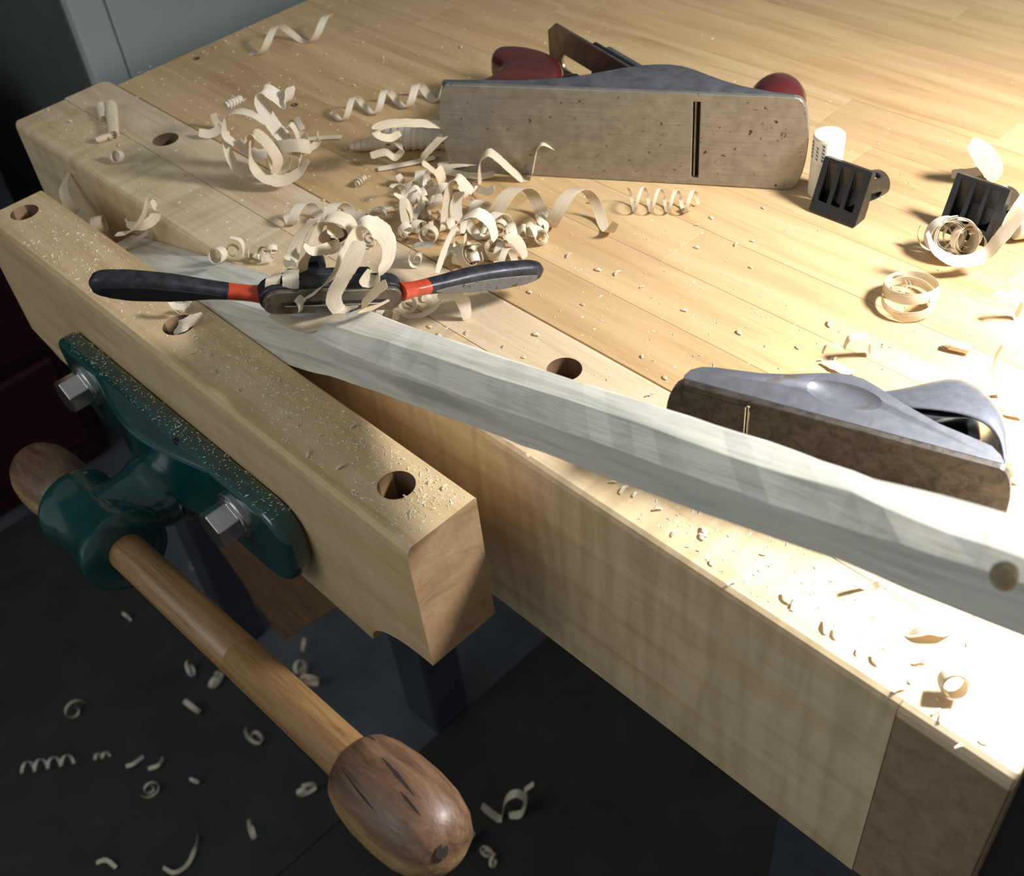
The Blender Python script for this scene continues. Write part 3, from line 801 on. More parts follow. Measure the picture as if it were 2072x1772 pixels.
# ------------------------------------------------------------------ plastic bench dogs
def bench_dog(name, base, label):
    t = math.radians(21)
    root = empty(name, base, label, 'bench dog', 'plastic bench dogs')
    # local: x across, y towards the back, z up; origin at the lower front edge
    m = Matrix.Translation(base) @ Matrix.Rotation(math.radians(1.5), 4, 'Z') @ Matrix.Rotation(-t, 4, 'X')
    Wd, H = .0318, .0345
    off = .0010
    head = prism('head', [(0, off), (.0105, off + .0040), (.0105, .012), (.0050, H), (.0, H)], 'x', 0, Wd, M_BLACKP, root, matrix=m)
    cut = []
    for k in range(3):
        x0 = .0036 + k * .0088
        vs, fs = prism_data([(-.001, .0085), (.0085, .0085), (.0006, H - .0022), (-.001, H - .0022)], 'x', x0, x0 + .0062)
        cut.append(([tuple(m @ Vector(v)) for v in vs], fs))
    carve(head, cut); bevel(head, .0004, 2, 40)
    # post: hollow cylinder with side slots
    L = .040
    post = lathe('post', [(0, .0094), (L - .001, .0092), (L, .0086), (L, .0066), (.004, .0066)], (Wd / 2 + .002, .0045, .0185), (0, 1, 0), M_BLACKP, root, 40, matrix=m)
    cs = []
    for k in range(4):
        a = math.radians(20 + 90 * k)
        d = np.array([math.sin(a), 0, math.cos(a)])
        vs, fs = prism_data(rounded_plan(-.0030, .0030, .0135, L - .006, (.0022,) * 4), 'z', .004, .013)
        mm_ = m @ Matrix.Translation((Wd / 2 + .002, 0, .0185)) @ Matrix.Rotation(a, 4, 'Y')
        cs.append(([tuple(mm_ @ Vector(v)) for v in vs], fs))
    carve(post, cs); smooth_angle(post, 40)
    return root
bench_dog('bench_dog', (.5367, .2625, .0), 'black ribbed plastic bench dog in front of the upright dowel')
bench_dog('bench_dog', (.6057, .2915, .0), 'black ribbed plastic bench dog half hidden by a nest of shavings')

# dowels
dw = empty('wooden_dowel', (.5312, .2862, 0), 'short pale dowel standing upright with a paper price label', 'dowel')
lathe('dowel_body', [(0, .0094), (.0395, .0094), (.0400, .0090)], (.5312, .2862, 0), (0, 0, 1), M_DOWEL, dw, 40)
lab = []; fs = []
a0, a1 = math.radians(205), math.radians(298)
for i in range(13):
    a = a0 + (a1 - a0) * i / 12
    for r_ in (.00945, .00958):
        for z in (.0240, .0386):
            lab.append((.5312 + r_ * math.cos(a), .2862 + r_ * math.sin(a), z))
for i in range(12):
    o = 4 * i
    fs += [(o + 2, o + 6, o + 7, o + 3), (o, o + 1, o + 5, o + 4), (o, o + 4, o + 6, o + 2), (o + 1, o + 3, o + 7, o + 5)]
fs += [(0, 2, 3, 1), (48, 49, 51, 50)]
lb = pyd('paper_label', lab, fs, M_WHITE, dw)
V = []; F = []
def stroke(a, z, b, z2):
    n_ = len(V); wv = .00032
    for (aa, zz) in ((a, z), (b, z2)):
        for s in (-1, 1):
            V.append((.5312 + .00966 * math.cos(aa + s * wv / .0096), .2862 + .00966 * math.sin(aa + s * wv / .0096), zz + s * .00012))
    F.append((n_, n_ + 1, n_ + 3, n_ + 2))
for row, ang in enumerate((286, 262, 236)):
    for k in range(5 - (row == 1)):
        zc = .0268 + k * .0024; ac = math.radians(ang); da = .085
        stroke(ac - da, zc - .0008, ac + da, zc + .0008); stroke(ac + da, zc - .0008, ac - da, zc + .0008)
        if row == 2: stroke(ac - da, zc + .0008, ac - da, zc - .0008)
ink = pyd('printed_marks', V, F, M_INK, lb)
d2 = onZ(2046, 486, .0)
dd = nrm([.62, .78, 0]); 
dl = lathe('wooden_dowel', [(0, .0088), (.0006, .0094), (.055, .0094), (.0556, .0088)], (d2[0] - .002, d2[1] + .002, .0095), dd, M_DOWEL, None, 36)
tag(dl, 'short pale dowel lying on its side beside the nest of shavings', 'dowel')

# ------------------------------------------------------------------ shavings
def ribbon(P, Wv, wid, label, group=None, mat=None, t=.00022, fray=.035, name='wood_shaving', zmin=None, taper=True, cat='wood shaving'):
    P = np.asarray(P, float).copy(); n = len(P)
    if zmin is not None: pass
    V = []
    wid = np.interp(np.linspace(0, 1, n), np.linspace(0, 1, len(wid)), wid) if hasattr(wid, '__len__') else np.full(n, wid)
    f = nrs.normal(0, fray, (n, 2)); f[1:-1] = (f[:-2] + 2 * f[1:-1] + f[2:]) / 3
    for i in range(n):
        T = nrm(P[min(i + 1, n - 1)] - P[max(i - 1, 0)])
        q = Wv[i] if isinstance(Wv, (list, tuple)) or (isinstance(Wv, np.ndarray) and Wv.ndim == 2) else Wv
        q = np.asarray(q, float); q = q - T * (q @ T); q = nrm(q)
        nn_ = np.cross(T, q)
        e = 1.0
        if taper: e = min(1, .80 + 5 * min(i, n - 1 - i) / n)
        h = wid[i] * .5 * e
        for k, s in enumerate((-1, -.35, .35, 1)):
            ff = f[i][0] if k == 0 else (f[i][1] if k == 3 else 0)
            V.append(P[i] + q * h * s * (1 + ff) + nn_ * h * .07 * (1 - s * s))
    V = np.array(V)
    if zmin is not None:
        # drop or lift as a whole so that the lowest point rests on the surface, then clamp stray points
        V[:, 2] = np.maximum(V[:, 2], zmin + .0003)
    F = [(i * 4 + k, i * 4 + k + 1, i * 4 + k + 5, i * 4 + k + 4) for i in range(n - 1) for k in range(3)]
    me = bpy.data.meshes.new(name); me.from_pydata([tuple(v) for v in V], [], F); me.update()
    arc = np.concatenate([[0], np.cumsum(np.linalg.norm(np.diff(P, axis=0), axis=1))])
    uvl = me.uv_layers.new(name='grain'); ks = (-1, -.35, .35, 1)
    vid = np.empty(len(me.loops), dtype=np.int32); me.loops.foreach_get('vertex_index', vid)
    uvl.data.foreach_set('uv', np.stack([arc[vid // 4], np.array(ks)[vid % 4] * wid[vid // 4] * .5], 1).astype(np.float32).ravel())
    o = link(name, me, mat or (M_CURL if rnd.random() < .62 else M_CURL2), None, True)
    sdm = o.modifiers.new('thickness', 'SOLIDIFY'); sdm.thickness = t; sdm.offset = 0
    es = o.modifiers.new('crisp', 'EDGE_SPLIT'); es.split_angle = math.radians(55)
    return tag(o, label, cat, group)
def helix(A, B, r, turns, wid, label, phase=0, r2=None, group=None, z=0.0, n=None, mat=None, lift=0.0, lift2=None, tilt=0.0):
    A = onZ(*A, z); B = onZ(*B, z); r *= .001; r2 = r if r2 is None else r2 * .001
    n = n or int(22 * turns) + 6
    ax = nrm(B - A); sd_ = nrm(np.cross(ax, UP))
    P = []
    for t in np.linspace(0, 1, n):
        th = math.radians(phase) + 2 * math.pi * turns * t; rr = (r + (r2 - r) * t) * (1 + .06 * math.sin(5 * t + phase))
        P.append(A + (B - A) * t + sd_ * rr * math.cos(th) + UP * (rr * math.sin(th) + rr + .0004 + lift * (1 - t) + (lift2 if lift2 is not None else lift) * t))
    P = np.array(P); Wl = []
    for i, t in enumerate(np.linspace(0, 1, n)):
        T = nrm(P[min(i + 1, n - 1)] - P[max(i - 1, 0)])
        th = math.radians(phase) + 2 * math.pi * turns * t
        rad = sd_ * math.cos(th) + UP * math.sin(th)
        Wl.append(nrm(np.cross(rad, T)) + rad * tilt)
    return ribbon(P, Wl, np.array(wid if hasattr(wid, '__len__') else [wid, wid]) * .001, label, group, mat, zmin=z)
def coil(c, r0, r1, turns, wid, axis, label, pitch=0.0, phase=0, z=0.0, h=None, group=None, mat=None, squash=1.0):
    """rolled or spiral curl about an axis; c = pixel of its lowest point"""
    a, e1, e2 = frame(axis); r0 *= .001; r1 *= .001; wid = wid * .001
    base = onZ(*c, z)
    n = int(26 * turns) + 6; P = []
    for t in np.linspace(0, 1, n):
        th = math.radians(phase) + 2 * math.pi * turns * t; rr = r0 + (r1 - r0) * t
        P.append((e1 * math.cos(th) + e2 * math.sin(th) * squash) * rr + a * pitch * .001 * (t - .5))
    P = np.array(P)
    if h is None: h = -P[:, 2].min() + abs(a[2]) * wid / 2
    P = P + base + UP * (h + .0004)
    return ribbon(P, a, wid, label, group, mat, zmin=z, taper=turns < 3)
def vpath(base, pts, wid, label, wd=(0, 1, .25), wd1=None, group=None, mat=None, n=None, flat=False):
    """ribbon following pixels on the upright plane through base (u, v, z); pts (u, v[, nearer mm])"""
    p0 = onZ(*base)
    P = [onV(p[0], p[1], p0, (p[2] if len(p) > 2 else 0) * .001) for p in pts]
    n = n or 14 * len(pts)
    P = catmull(P, n)
    to = lambda q: RT * q[0] + FH * q[1] + UP * q[2]
    W0 = to(wd); W1 = to(wd1) if wd1 else W0
    Wl = [W0 * (1 - t) + W1 * t for t in np.linspace(0, 1, n)]
    return ribbon(P, Wl, np.array(wid if hasattr(wid, '__len__') else [wid, wid]) * .001, label, group, mat, zmin=base[2] if not flat else None)
def zpath(pts, wid, label, wd=(0, 1, .3), group=None, mat=None, n=None):
    """ribbon through pixels with explicit heights (u, v, z mm)"""
    P = catmull([onZ(p[0], p[1], p[2] * .001) for p in pts], n or 14 * len(pts))
    q = RT * wd[0] + FH * wd[1] + UP * wd[2]
    return ribbon(P, q, np.array(wid if hasattr(wid, '__len__') else [wid, wid]) * .001, label, group, mat)

# back and left part of the bench
helix((508, 112), (684, 70), 8.5, 1.7, 5.5, 'wavy two-arched shaving near the back end of the bench', phase=250)
tg = 'tightly rolled shaving tubes'
helix((208, 222), (214, 250), 3.0, 7, 1.7, 'tight ribbed tube of rolled shaving on the front boards of the bench', group=tg, tilt=.45)
helix((229, 222), (234, 284), 3.6, 12, 2.1, 'tight ribbed tube of rolled shaving on the front boards of the bench', group=tg, tilt=.45)
helix((200, 290), (226, 280), 2.2, 6, 3.5, 'thin bent end of rolled shaving beside the two ribbed tubes')
coil((242, 330), 4.6, 3.4, 2.2, 5.0, (.35, -.75, .45), 'small round ring of shaving near the front edge of the bench')
helix((676, 246), (905, 200), 7.2, 3.6, [4, 5, 6], 'long springy wave of shaving behind the bunch, by the plane heel', phase=200)
# accordion roll by the heel of the plane
helix((792, 300), (905, 300), 7.5, 8, 5.2, 'ribbed accordion roll of shaving against the heel of the large plane', tilt=.35)
helix((716, 306), (792, 302), 2.6, 6, 4.5, 'tapered tight roll of shaving pointing at the accordion roll', r2=6.0)
vpath((800, 335, 0), [(750, 315), (780, 308), (800, 318), (815, 300), (800, 285)], 5, 'crumpled shaving scrap under the accordion roll', (0, .6, .8))
zpath([(765, 342, 1.5), (820, 332, 2.0), (880, 318, 2.5)], 5, 'straight flat splinter strip at the foot of the accordion roll', (0, 1, .1))
vpath((880, 345, 0), [(810, 268), (790, 279, 3), (766, 274, 6), (763, 258, 2), (803, 249), (871, 251), (909, 258), (881, 290, 4), (854, 322, 8), (868, 338, 8), (884, 352, 8), (895, 372, 10)], [5, 6, 6, 5], 'long looping ribbon draped by the heel of the large plane', (0, .7, .7), (0, 1, .3))
zpath([(886, 338, 3), (925, 331, 6), (966, 325, 8)], 5.5, 'narrow shaving strip along the foot of the plane sole', (0, .6, .6))
zpath([(892, 344, 2), (930, 352, 3), (970, 357, 2), (1000, 352, 4)], 5, 'flat torn shaving strip at the foot of the plane sole', (0, 1, .3))
vpath((1000, 372, 0), [(972, 385), (970, 350), (974, 322), (990, 309), (1010, 322), (1035, 345), (1062, 366), (1075, 358), (1082, 325), (1088, 300), (1101, 291), (1128, 304)], [8, 8, 7, 6, 5, 3], 'zigzag ribbon standing in front of the plane sole', (.35, 1, .2))
# bunch left of the plane
bg = 'curls of the bunch past the heel of the large plane'
bl = 'broad pale ribbon loop in the tangled bunch past the heel of the large plane'
vpath((535, 372, 0), [(474, 290), (454, 270), (458, 236), (480, 225), (511, 231), (538, 247)], 8, bl, (.3, 1, -.1), group=bg)
vpath((535, 372, 0), [(456, 268), (461, 305), (476, 338), (494, 356)], 7, bl, (.7, .8, .1), group=bg)
vpath((560, 360, 0), [(582, 285), (560, 262), (540, 232), (527, 205), (528, 187), (540, 183), (562, 196), (577, 208), (585, 196), (587, 176)], [10, 10, 9, 9, 9], 'tall S-shaped broad ribbon rising from the tangled bunch', (.75, .7, .25))
vpath((545, 372, 0), [(503, 300, 2), (508, 274, 2), (524, 274, 2), (546, 296, 6), (562, 325, 8), (556, 350, 8)], 7.5, bl, (.9, .5, .1), group=bg)
vpath((555, 378, 0), [(506, 284), (508, 322), (526, 352, 4), (565, 366, 6), (603, 350, 4), (624, 322)], [7, 8, 9, 9, 7], bl, (.25, .9, .45), group=bg)
vpath((560, 372, 0), [(556, 300), (576, 296, 4), (604, 294, 6), (626, 296, 2), (620, 282, -6), (590, 276, -8)], 9, bl, (0, .2, 1), group=bg)
vpath((560, 366, 0), [(605, 300), (607, 326), (596, 346), (572, 356)], 6, bl, (.3, 1, .2), group=bg)
vpath((560, 366, 0), [(575, 262), (588, 252), (600, 268), (604, 290)], 5, bl, (.4, 1, .1), group=bg)
vpath((560, 370, 0), [(540, 318), (548, 340), (562, 350), (582, 336), (588, 322)], 6, bl, (.1, .8, .6), group=bg)
vpath((520, 340, 0), [(480, 285), (496, 300), (520, 312), (540, 310)], 7, bl, (.1, .6, .8), group=bg)
helix((462, 222), (492, 206), 2.6, 5, 4, 'small tight roll perched on the tangled bunch', z=.030, tilt=.3)
vpath((425, 280, 0), [(402, 268), (424, 271), (442, 262), (448, 252)], 6, 'single short curl leaning out from the tangled bunch', (0, .5, .9))
vpath((438, 262, 0), [(432, 229), (436, 245), (446, 256)], 5, 'upright flake of shaving behind the short leaning curl', (.9, .4, 0))
zpath([(624, 281, 2.5), (660, 278, 1.5), (692, 277, 1.5)], 4, 'straight narrow strip of shaving beside the tangled bunch', (0, 1, .2))
zpath([(600, 238, 3), (606, 250, 4), (613, 262, 3)], 4, 'short white splinter of shaving behind the tangled bunch', (1, 0, .2))
zpath([(614, 302, 6), (634, 296, 3), (645, 283, 6), (642, 268, 12)], 4.5, 'thin curved shaving hooked to the side of the bunch', (0, .5, .8))
helix((724, 380), (742, 364), 2.2, 4, 2.2, tilt=.4, label= 'stubby rolled shaving alone between bunch and heap')
# curls above the vise gap
vpath((272, 470, 0), [(240, 487), (272, 463), (291, 433), (297, 400)], [6, 6, 4, 1.5], 'slim curved shaving rising out of the vise gap', (.8, .6, 0))
vpath((285, 458, 0), [(254, 443), (262, 455, 3), (290, 456, 5), (311, 442, 2), (316, 424), (306, 405)], [4, 6, 7, 4], 'crescent shaving hanging over the vise gap', (0, .3, .9))
zpath([(139, 350, -14), (129, 378, -18), (134, 405, -24), (150, 428, -28), (166, 424, -20)], [3, 7, 7, 5], 'dim curved shaving standing in the open end of the vise gap', (.8, .5, .3))
coil((207, 470), 6, 5, 1.4, 8, (.6, .75, .1), 'thick white roll of shaving lodged in the vise gap', z=-.030)
zpath([(240, 505, -26), (270, 488, -22), (300, 470, -16)], 6, 'curved strip of shaving lying in the vise gap', (.3, 1, .2))
# near the left end of the stick
cs_ = 'small loose curl beside the stick where it leaves the vise'
gs_ = 'small curls beside the stick'
coil((446, 532), 5.0, 4.0, 1.6, 7, (.45, -.8, .35), 'fat open curl sitting on the flat top of the stick', z=.008)
coil((474, 520), 4.0, 3.0, 1.5, 5, (.7, -.5, .4), cs_, group=gs_, z=.006)
vpath((485, 520, .006), [(466, 480), (486, 486), (493, 502), (491, 520)], [2, 4, 4], cs_, (.3, 1, 0), group=gs_)
vpath((505, 522, .003), [(538, 468), (515, 482), (504, 502), (503, 522)], [1, 1.6, 1.6], 'hair-thin arc of shaving beside the stick', (.3, 1, 0))
for q in ((545, 530, 5, 3, 20), (524, 530, 4, 2.5, 140), (556, 518, 4.5, 3, 260), (535, 522, 3.5, 3, 80)):
    coil(q[:2], q[2] * 1.2, q[3] * .5, 1.15, 3.2, (math.cos(q[4]), math.sin(q[4]), .8), cs_, group=gs_, phase=q[4])
helix((576, 452), (742, 446), 6.5, 2.5, [5, 7, 7, 6], 'row of low arches of shaving behind the spokeshave', phase=215)
coil((768, 452), 5, 4, 1.8, 8, (.55, -.75, .3), 'bulky white curl at the end of the low arches')
coil((735, 455), 4.2, 3.4, 1.6, 4, (.55, -.75, .3), 'thin-walled ring under the bulky white curl')
helix((770, 432), (797, 428), 1.6, 2.0, 4, 'twisted shaving end beyond the bulky white curl')
# on and behind the spokeshave body
ps = (665, 604, .052)
vpath(ps, [(612, 603, 8), (650, 583, 10), (686, 545, 8), (708, 505, 2), (728, 470, -4), (750, 458, -8), (774, 470, -10), (787, 497, -10), (783, 528, -8), (766, 552, -4), (746, 564, 0), (735, 556, 4)], [9, 11, 11, 10, 10, 9], 'largest broad ribbon looping over the spokeshave body', (.75, .75, .1))
vpath(ps, [(728, 488, 10), (716, 520, 12), (700, 552, 13), (684, 580, 12), (676, 600, 12), (680, 620, 12), (698, 631, 12), (726, 618, 12)], [8, 12, 12, 9, 7, 7], 'torn ragged ribbon hanging down in front of the spokeshave', (.9, .5, .1))
vpath(ps, [(636, 442, -6), (618, 462, -6), (603, 486, -5), (592, 512, -3), (590, 528, 0)], [9, 8, 8, 7], 'straight upright shaving standing beside the big loop', (.8, .6, 0))
vpath(ps, [(611, 560, -4), (614, 532, -6), (630, 505, -8), (640, 472, -10), (655, 448, -12), (682, 440, -14), (706, 450, -14), (717, 472, -14)], [7, 8, 8, 7], 'tall arched ribbon behind the big loop', (.7, .75, 0))
vpath(ps, [(615, 495, -2), (630, 508, -2), (653, 505, -6), (676, 498, -10), (685, 482, -12), (676, 466, -14), (662, 462, -12)], [3, 5, 7, 8, 6], 'inner curl with frayed edge inside the tall arch', (.2, .8, .5))
sb_ = 'short shaving wrapped over the black-handled shoulder of the spokeshave'
vpath(ps, [(566, 553, -4), (554, 562, 6), (551, 580, 9), (556, 597, 8)], 7, sb_, (1, .15, 0), group='wrapped shavings')
vpath(ps, [(590, 545, -4), (588, 558, 7), (588, 580, 9), (586, 600, 8)], 8, sb_, (1, .15, 0), group='wrapped shavings')
vpath(ps, [(575, 535, -2), (590, 530, 0), (600, 541, 3)], 4, 'small cross piece of shaving above the wrapped ones', (.1, .3, 1))
vpath(ps, [(592, 598, 9), (602, 603, 11), (610, 612, 11), (609, 628, 10)], 5, 'square-ended scrap hanging under the wrapped shavings', (.5, .2, .8))
vpath((620, 655, .036), [(548, 634, 0), (583, 649, 6), (618, 657, 8), (662, 648, 8), (696, 630, 6)], [5, 8, 9, 8], 'long ragged crescent of shaving lying on the stick', (.05, .9, .4))
vpath(ps, [(782, 573, 12), (762, 588, 12), (744, 606, 13), (730, 626, 14), (740, 640, 14), (764, 636, 12), (791, 625, 8)], [6, 6, 6, 7, 5], 'sharply bent strip below the spokeshave mouth', (.5, .6, .6))
coil((750, 500), 6.5, 1.5, 2.2, 4.5, (.55, -.75, .2), 'flat clock-spring spiral behind the big loop', z=.0)
vpath((850, 640, 0), [(806, 606), (816, 632), (844, 640), (879, 624), (895, 602)], [5, 4, 3.5, 2.5], 'thin sagging loop of shaving under the grey-worn spokeshave handle', (.2, 1, .4))
vpath((935, 648, 0), [(885, 600), (918, 597), (938, 612), (945, 647)], [3, 5, 8, 5], 'leaf-shaped hanging shaving under the grey-worn spokeshave handle', (.8, .3, .5))
for q in ((770, 645, 5, 3.5, 10), (800, 650, 4.5, 3, 130), (828, 630, 5, 4, 220), (860, 620, 4.5, 3, 300), (785, 632, 4, 3, 75)):
    coil(q[:2], q[2] * 1.2, q[3] * .6, 1.05, 4, (math.cos(q[4]), math.sin(q[4]), .6), 'pale curl tucked under the neck of the grey-worn spokeshave handle', group='curls under the spokeshave', phase=q[4])
# heap between the spokeshave and the large plane
hg = 'curls of the heap between spokeshave and large plane'
hlb = 'pale curl in the heap between the spokeshave and the large plane'
vpath((950, 545, 0), [(884, 552, 18), (903, 497, 10), (921, 460, 4), (943, 438), (968, 432), (992, 450), (1003, 484)], [8, 9, 9, 8], 'broad tall arch of shaving springing from behind the grey-worn spokeshave handle', (.55, .85, 0))
vpath((920, 462, 0), [(898, 460), (904, 405), (912, 372), (925, 361), (943, 375), (956, 389)], [8, 8, 7, 5], 'narrow upright hoop in the middle of the heap', (.7, .7, 0))
vpath((930, 455, 0), [(926, 448), (922, 414), (931, 388)], 8, hlb, (.9, .4, 0), group=hg)
vpath((885, 400, 0), [(884, 340), (894, 362), (889, 379), (864, 392)], 8, hlb, (.6, .7, .4), group=hg)
vpath((820, 465, 0), [(797, 392), (815, 403), (831, 425), (834, 452), (820, 464)], [2, 6, 6, 5], hlb, (.4, .9, .1), group=hg)
vpath((825, 470, 0), [(815, 400), (818, 430), (826, 452), (842, 470)], [5, 7, 6], hlb, (.8, .5, 0), group=hg)
vpath((850, 455, 0), [(822, 400), (828, 382), (842, 378), (852, 395), (848, 425)], [3, 3, 3], hlb, (.4, .9, 0), group=hg)
coil((870, 492), 5.8, 5.0, 2.4, 6, (.5, -.8, .15), 'double-walled round ring in the front of the heap')
vpath((845, 540, 0), [(878, 494), (842, 496), (828, 512), (833, 535), (850, 534), (852, 516), (841, 514), (838, 524)], [4, 4, 4, 3], 'question-mark curl with a spiral end before the round ring', (.3, .95, .15))
coil((814, 486), 3.4, 1.5, 1.8, 2.2, (.6, -.7, .3), 'tiny thin spiral beside the round ring')
vpath((865, 440, 0), [(862, 440), (866, 412), (880, 404), (896, 400)], 7, hlb, (.7, .6, .3), group=hg)
coil((1005, 522), 6.2, 5.6, 1.7, 8, (.1, -.25, 1), 'cup-shaped roll standing open side up in the heap')
for q in ((948, 540, 7, 4, 6, .4), (935, 532, 6, 4, 6, 1.7), (962, 538, 5, 2, 6, 2.6), (950, 520, 4.5, 3, 6, 3.8)):
    coil(q[:2], q[2], q[3], 1.5, q[4], (math.cos(q[5]), math.sin(q[5]), .7), 'crumpled flower-like curl behind the grey-worn spokeshave handle', group='flower of curls', phase=q[5] * 60)
vpath((1045, 495, 0), [(1018, 482), (1040, 474), (1060, 460), (1066, 478), (1062, 495)], [3, 5, 4, 2], hlb, (.3, .8, .5), group=hg)
coil((1096, 495), 4.2, 3.2, 1.7, 6, (.3, -.5, .8), 'frayed little ring at the bench-dog end of the heap')
vpath((1085, 490, 0), [(1066, 474), (1078, 463), (1094, 468), (1100, 480)], 5, hlb, (0, .5, .9), group=hg)
coil((1012, 470), 4.5, 2.2, 1.8, 5, (.5, -.8, .1), 'snail-shaped curl behind the tall arch')
vpath((1050, 525, 0), [(1024, 478), (1044, 486), (1056, 503), (1062, 522)], [4, 7, 6, 4], hlb, (.8, .4, .4), group=hg)
vpath((945, 500, 0), [(918, 492), (930, 500), (940, 492), (941, 475)], 5, hlb, (.4, .8, .3), group=hg)
for q in ((838, 400, 7, 2, .5, .9), (866, 385, 6, 3, 1.5, .8), (905, 405, 7, 2, 3.0, 1.0), (850, 440, 8, 3, 4.1, 1.1), (884, 445, 7, 2, 5.0, .9), (826, 482, 6, 1.5, 2.9, 1.2), (812, 374, 5, 1.5, 1.2, 1.1), (985, 486, 6, 2, 2.0, .8), (1040, 508, 6, 2.5, 1.1, .8)):
    coil(q[:2], q[2], q[3], q[5], 4.5, (math.cos(q[4]), math.sin(q[4]), .35), hlb, group=hg, phase=q[4] * 90)
hr_ = random.Random(33)
ngl = 'ribbon ring in the tangled nest before the hidden bench dog'; ngg = 'rings of the nest before the bench dog'
for (u, v) in ((800, 400), (815, 440), (842, 372), (858, 415), (872, 462), (890, 425), (905, 470), (925, 395), (935, 480), (948, 415), (962, 515), (985, 455), (1000, 528), (1030, 490), (1070, 480), (905, 515), (835, 455)):
    a = hr_.uniform(-.9, .7); L_ = hr_.uniform(28, 62)
    helix((u, v + 12), (u + L_ * math.cos(a), v + 12 + L_ * .6 * math.sin(a)), hr_.uniform(4, 8), hr_.uniform(.8, 1.7), [hr_.uniform(2, 4), hr_.uniform(4, 7), hr_.uniform(3, 6)], hlb, phase=hr_.uniform(0, 360), r2=hr_.uniform(3, 7), group=hg)
for (u, v) in ((1890, 505), (1935, 500), (1960, 520)):
    coil((u, v), hr_.uniform(9, 13), hr_.uniform(5, 8), hr_.uniform(.8, 1.3), hr_.uniform(3, 5), (hr_.uniform(.3, .8), hr_.uniform(-.8, -.3), hr_.uniform(.1, .6)), ngl, group=ngg, phase=hr_.uniform(0, 360))
zpath([(955, 375, 3), (985, 388, 6), (1000, 380, 10)], 5, hlb, (0, .8, .5), group=hg)
helix((966, 440), (1256, 466), 11.5, 2.45, [9, 9, 8, 5], 'big double-arched shaving bridging beside the heap', phase=205)
helix((1268, 425), (1412, 428), 7.2, 4.3, [2.0, 2.0, 2.4], 'thin wiry spring of shaving below the plane sole', phase=120)
coil((1392, 430), 2.2, 1.5, 1.2, 4, (.4, -.6, .6), 'glossy scrap at the end of the wiry spring')
# shavings on the right
for k, q in enumerate(((1834, 622, 14.0, 13.2, 1.8, 5.0, (.05, -.12, 1), 0.0), (1840, 600, 14.6, 13.8, 2.1, 5.0, (-.12, .10, 1), .0035))):
    coil(q[:2], q[2], q[3], q[4], q[5], q[6], ('lower hoop of the round nest of shaving' if k == 0 else 'upper hoop of the round nest of shaving'), z=q[7], phase=70 * k, pitch=3, mat=M_CURL2)
coil((1815, 592), 6.5, 3.0, 1.8, 4, (.2, -.5, 1), 'loose inner curl inside the round nest of shaving', z=.001)
for q in ((1905, 512, 11, 9, 2.2, 8, (.75, -.6, .25), 0), (1925, 520, 12.5, 11, 1.6, 8, (.55, -.65, .55), 90), (1945, 512, 9, 6, 1.8, 6, (.85, -.3, .35), 200), (1918, 505, 8, 6.5, 1.7, 5, (.3, -.8, .45), 40), (1955, 500, 7, 5.5, 1.4, 6, (.7, -.6, .2), 140)):
    coil(q[:2], q[2], q[3], q[4], q[5], q[6], ngl, group=ngg, phase=q[7])
vpath((1960, 535, 0), [(1876, 470, 4), (1892, 505, 8), (1935, 528, 10), (1988, 518, 10), (2025, 480, 10), (2068, 424, 8)], [4, 6, 7, 8, 9], 'broad bowl-like ribbon sweeping away from the tangled nest', (.1, .7, .7))
vpath((2010, 530, 0), [(2030, 480, 2), (2050, 430, 2), (2075, 390, 2)], 14, 'wide blown-out ribbon over the lying dowel', (.8, .5, .2))
vpath((2005, 372, 0), [(1962, 288), (1984, 308), (2008, 338), (2018, 362)], [8, 14, 15, 10], 'wide white ribbon leaning behind the hidden bench dog', (.85, .4, .3))
zpath([(1925, 352, 3), (1960, 350, 5), (1990, 345, 6), (2010, 350, 3)], 6, 'flat scrap of shaving behind the head of the hidden bench dog', (0, .8, .5))
vpath((2030, 420, 0), [(2028, 378, 0), (2046, 398, 2), (2052, 428, 4)], 5, 'narrow ribbon across the post of the hidden bench dog', (.6, .6, .3))
vpath((1720, 752, 0), [(1664, 715), (1672, 700), (1690, 698), (1704, 708)], [1.5, 1.5, 1.5], 'hair-thin half ring of shaving above the block plane', (0, .4, .9))
vpath((1740, 720, 0), [(1708, 705), (1718, 685), (1742, 680), (1760, 692), (1758, 714)], 4, 'standing half ring of shaving above the block plane', (.1, .95, .2))
zpath([(1660, 733, 1), (1685, 738, 2), (1710, 750, 1.5), (1730, 752, 1)], [1, 6, 6, 2], 'leaf-shaped white flake behind the block plane', (.1, 1, .1))
helix((1916, 705), (1958, 715), 2.4, 4.5, 3.0, 'tiny brownish coil of shaving on the glaring bench top', mat=M_CURL2)
vpath((2050, 645, 0), [(2020, 615), (2040, 600), (2060, 590), (2070, 610), (2055, 640)], 4, 'crisp looped shaving on the glaring bench top', (.2, .7, .6))
vpath((2030, 800, 0), [(2028, 698), (2012, 730), (2010, 770), (2022, 812)], 2.5, 'long thin arc of shaving lying past the block plane', (.2, 1, .2))
zpath([(2020, 820, 3), (2045, 832, 3), (2075, 838, 3)], 4, 'straight brown-edged strip beyond the block plane heel', (0, .8, .5), mat=M_CURL2)
zpath([(2034, 948, 6), (2055, 950, 7), (2080, 950, 7)], 7, 'flat folded strip poking out past the block plane heel', (0, .7, .7), mat=M_CURL2)
coil((1922, 1402), 5.6, 4.2, 1.7, 7, (.5, -.6, .45), 'bright ring of shaving on the end corner of the bench')
zpath([(1838, 1282, 1.5), (1870, 1272, 5), (1905, 1274, 4), (1932, 1270, 3)], [2, 4, 6, 2], 'twisted leaf-like shaving on the bench in front of the stick', (.1, 1, .3))
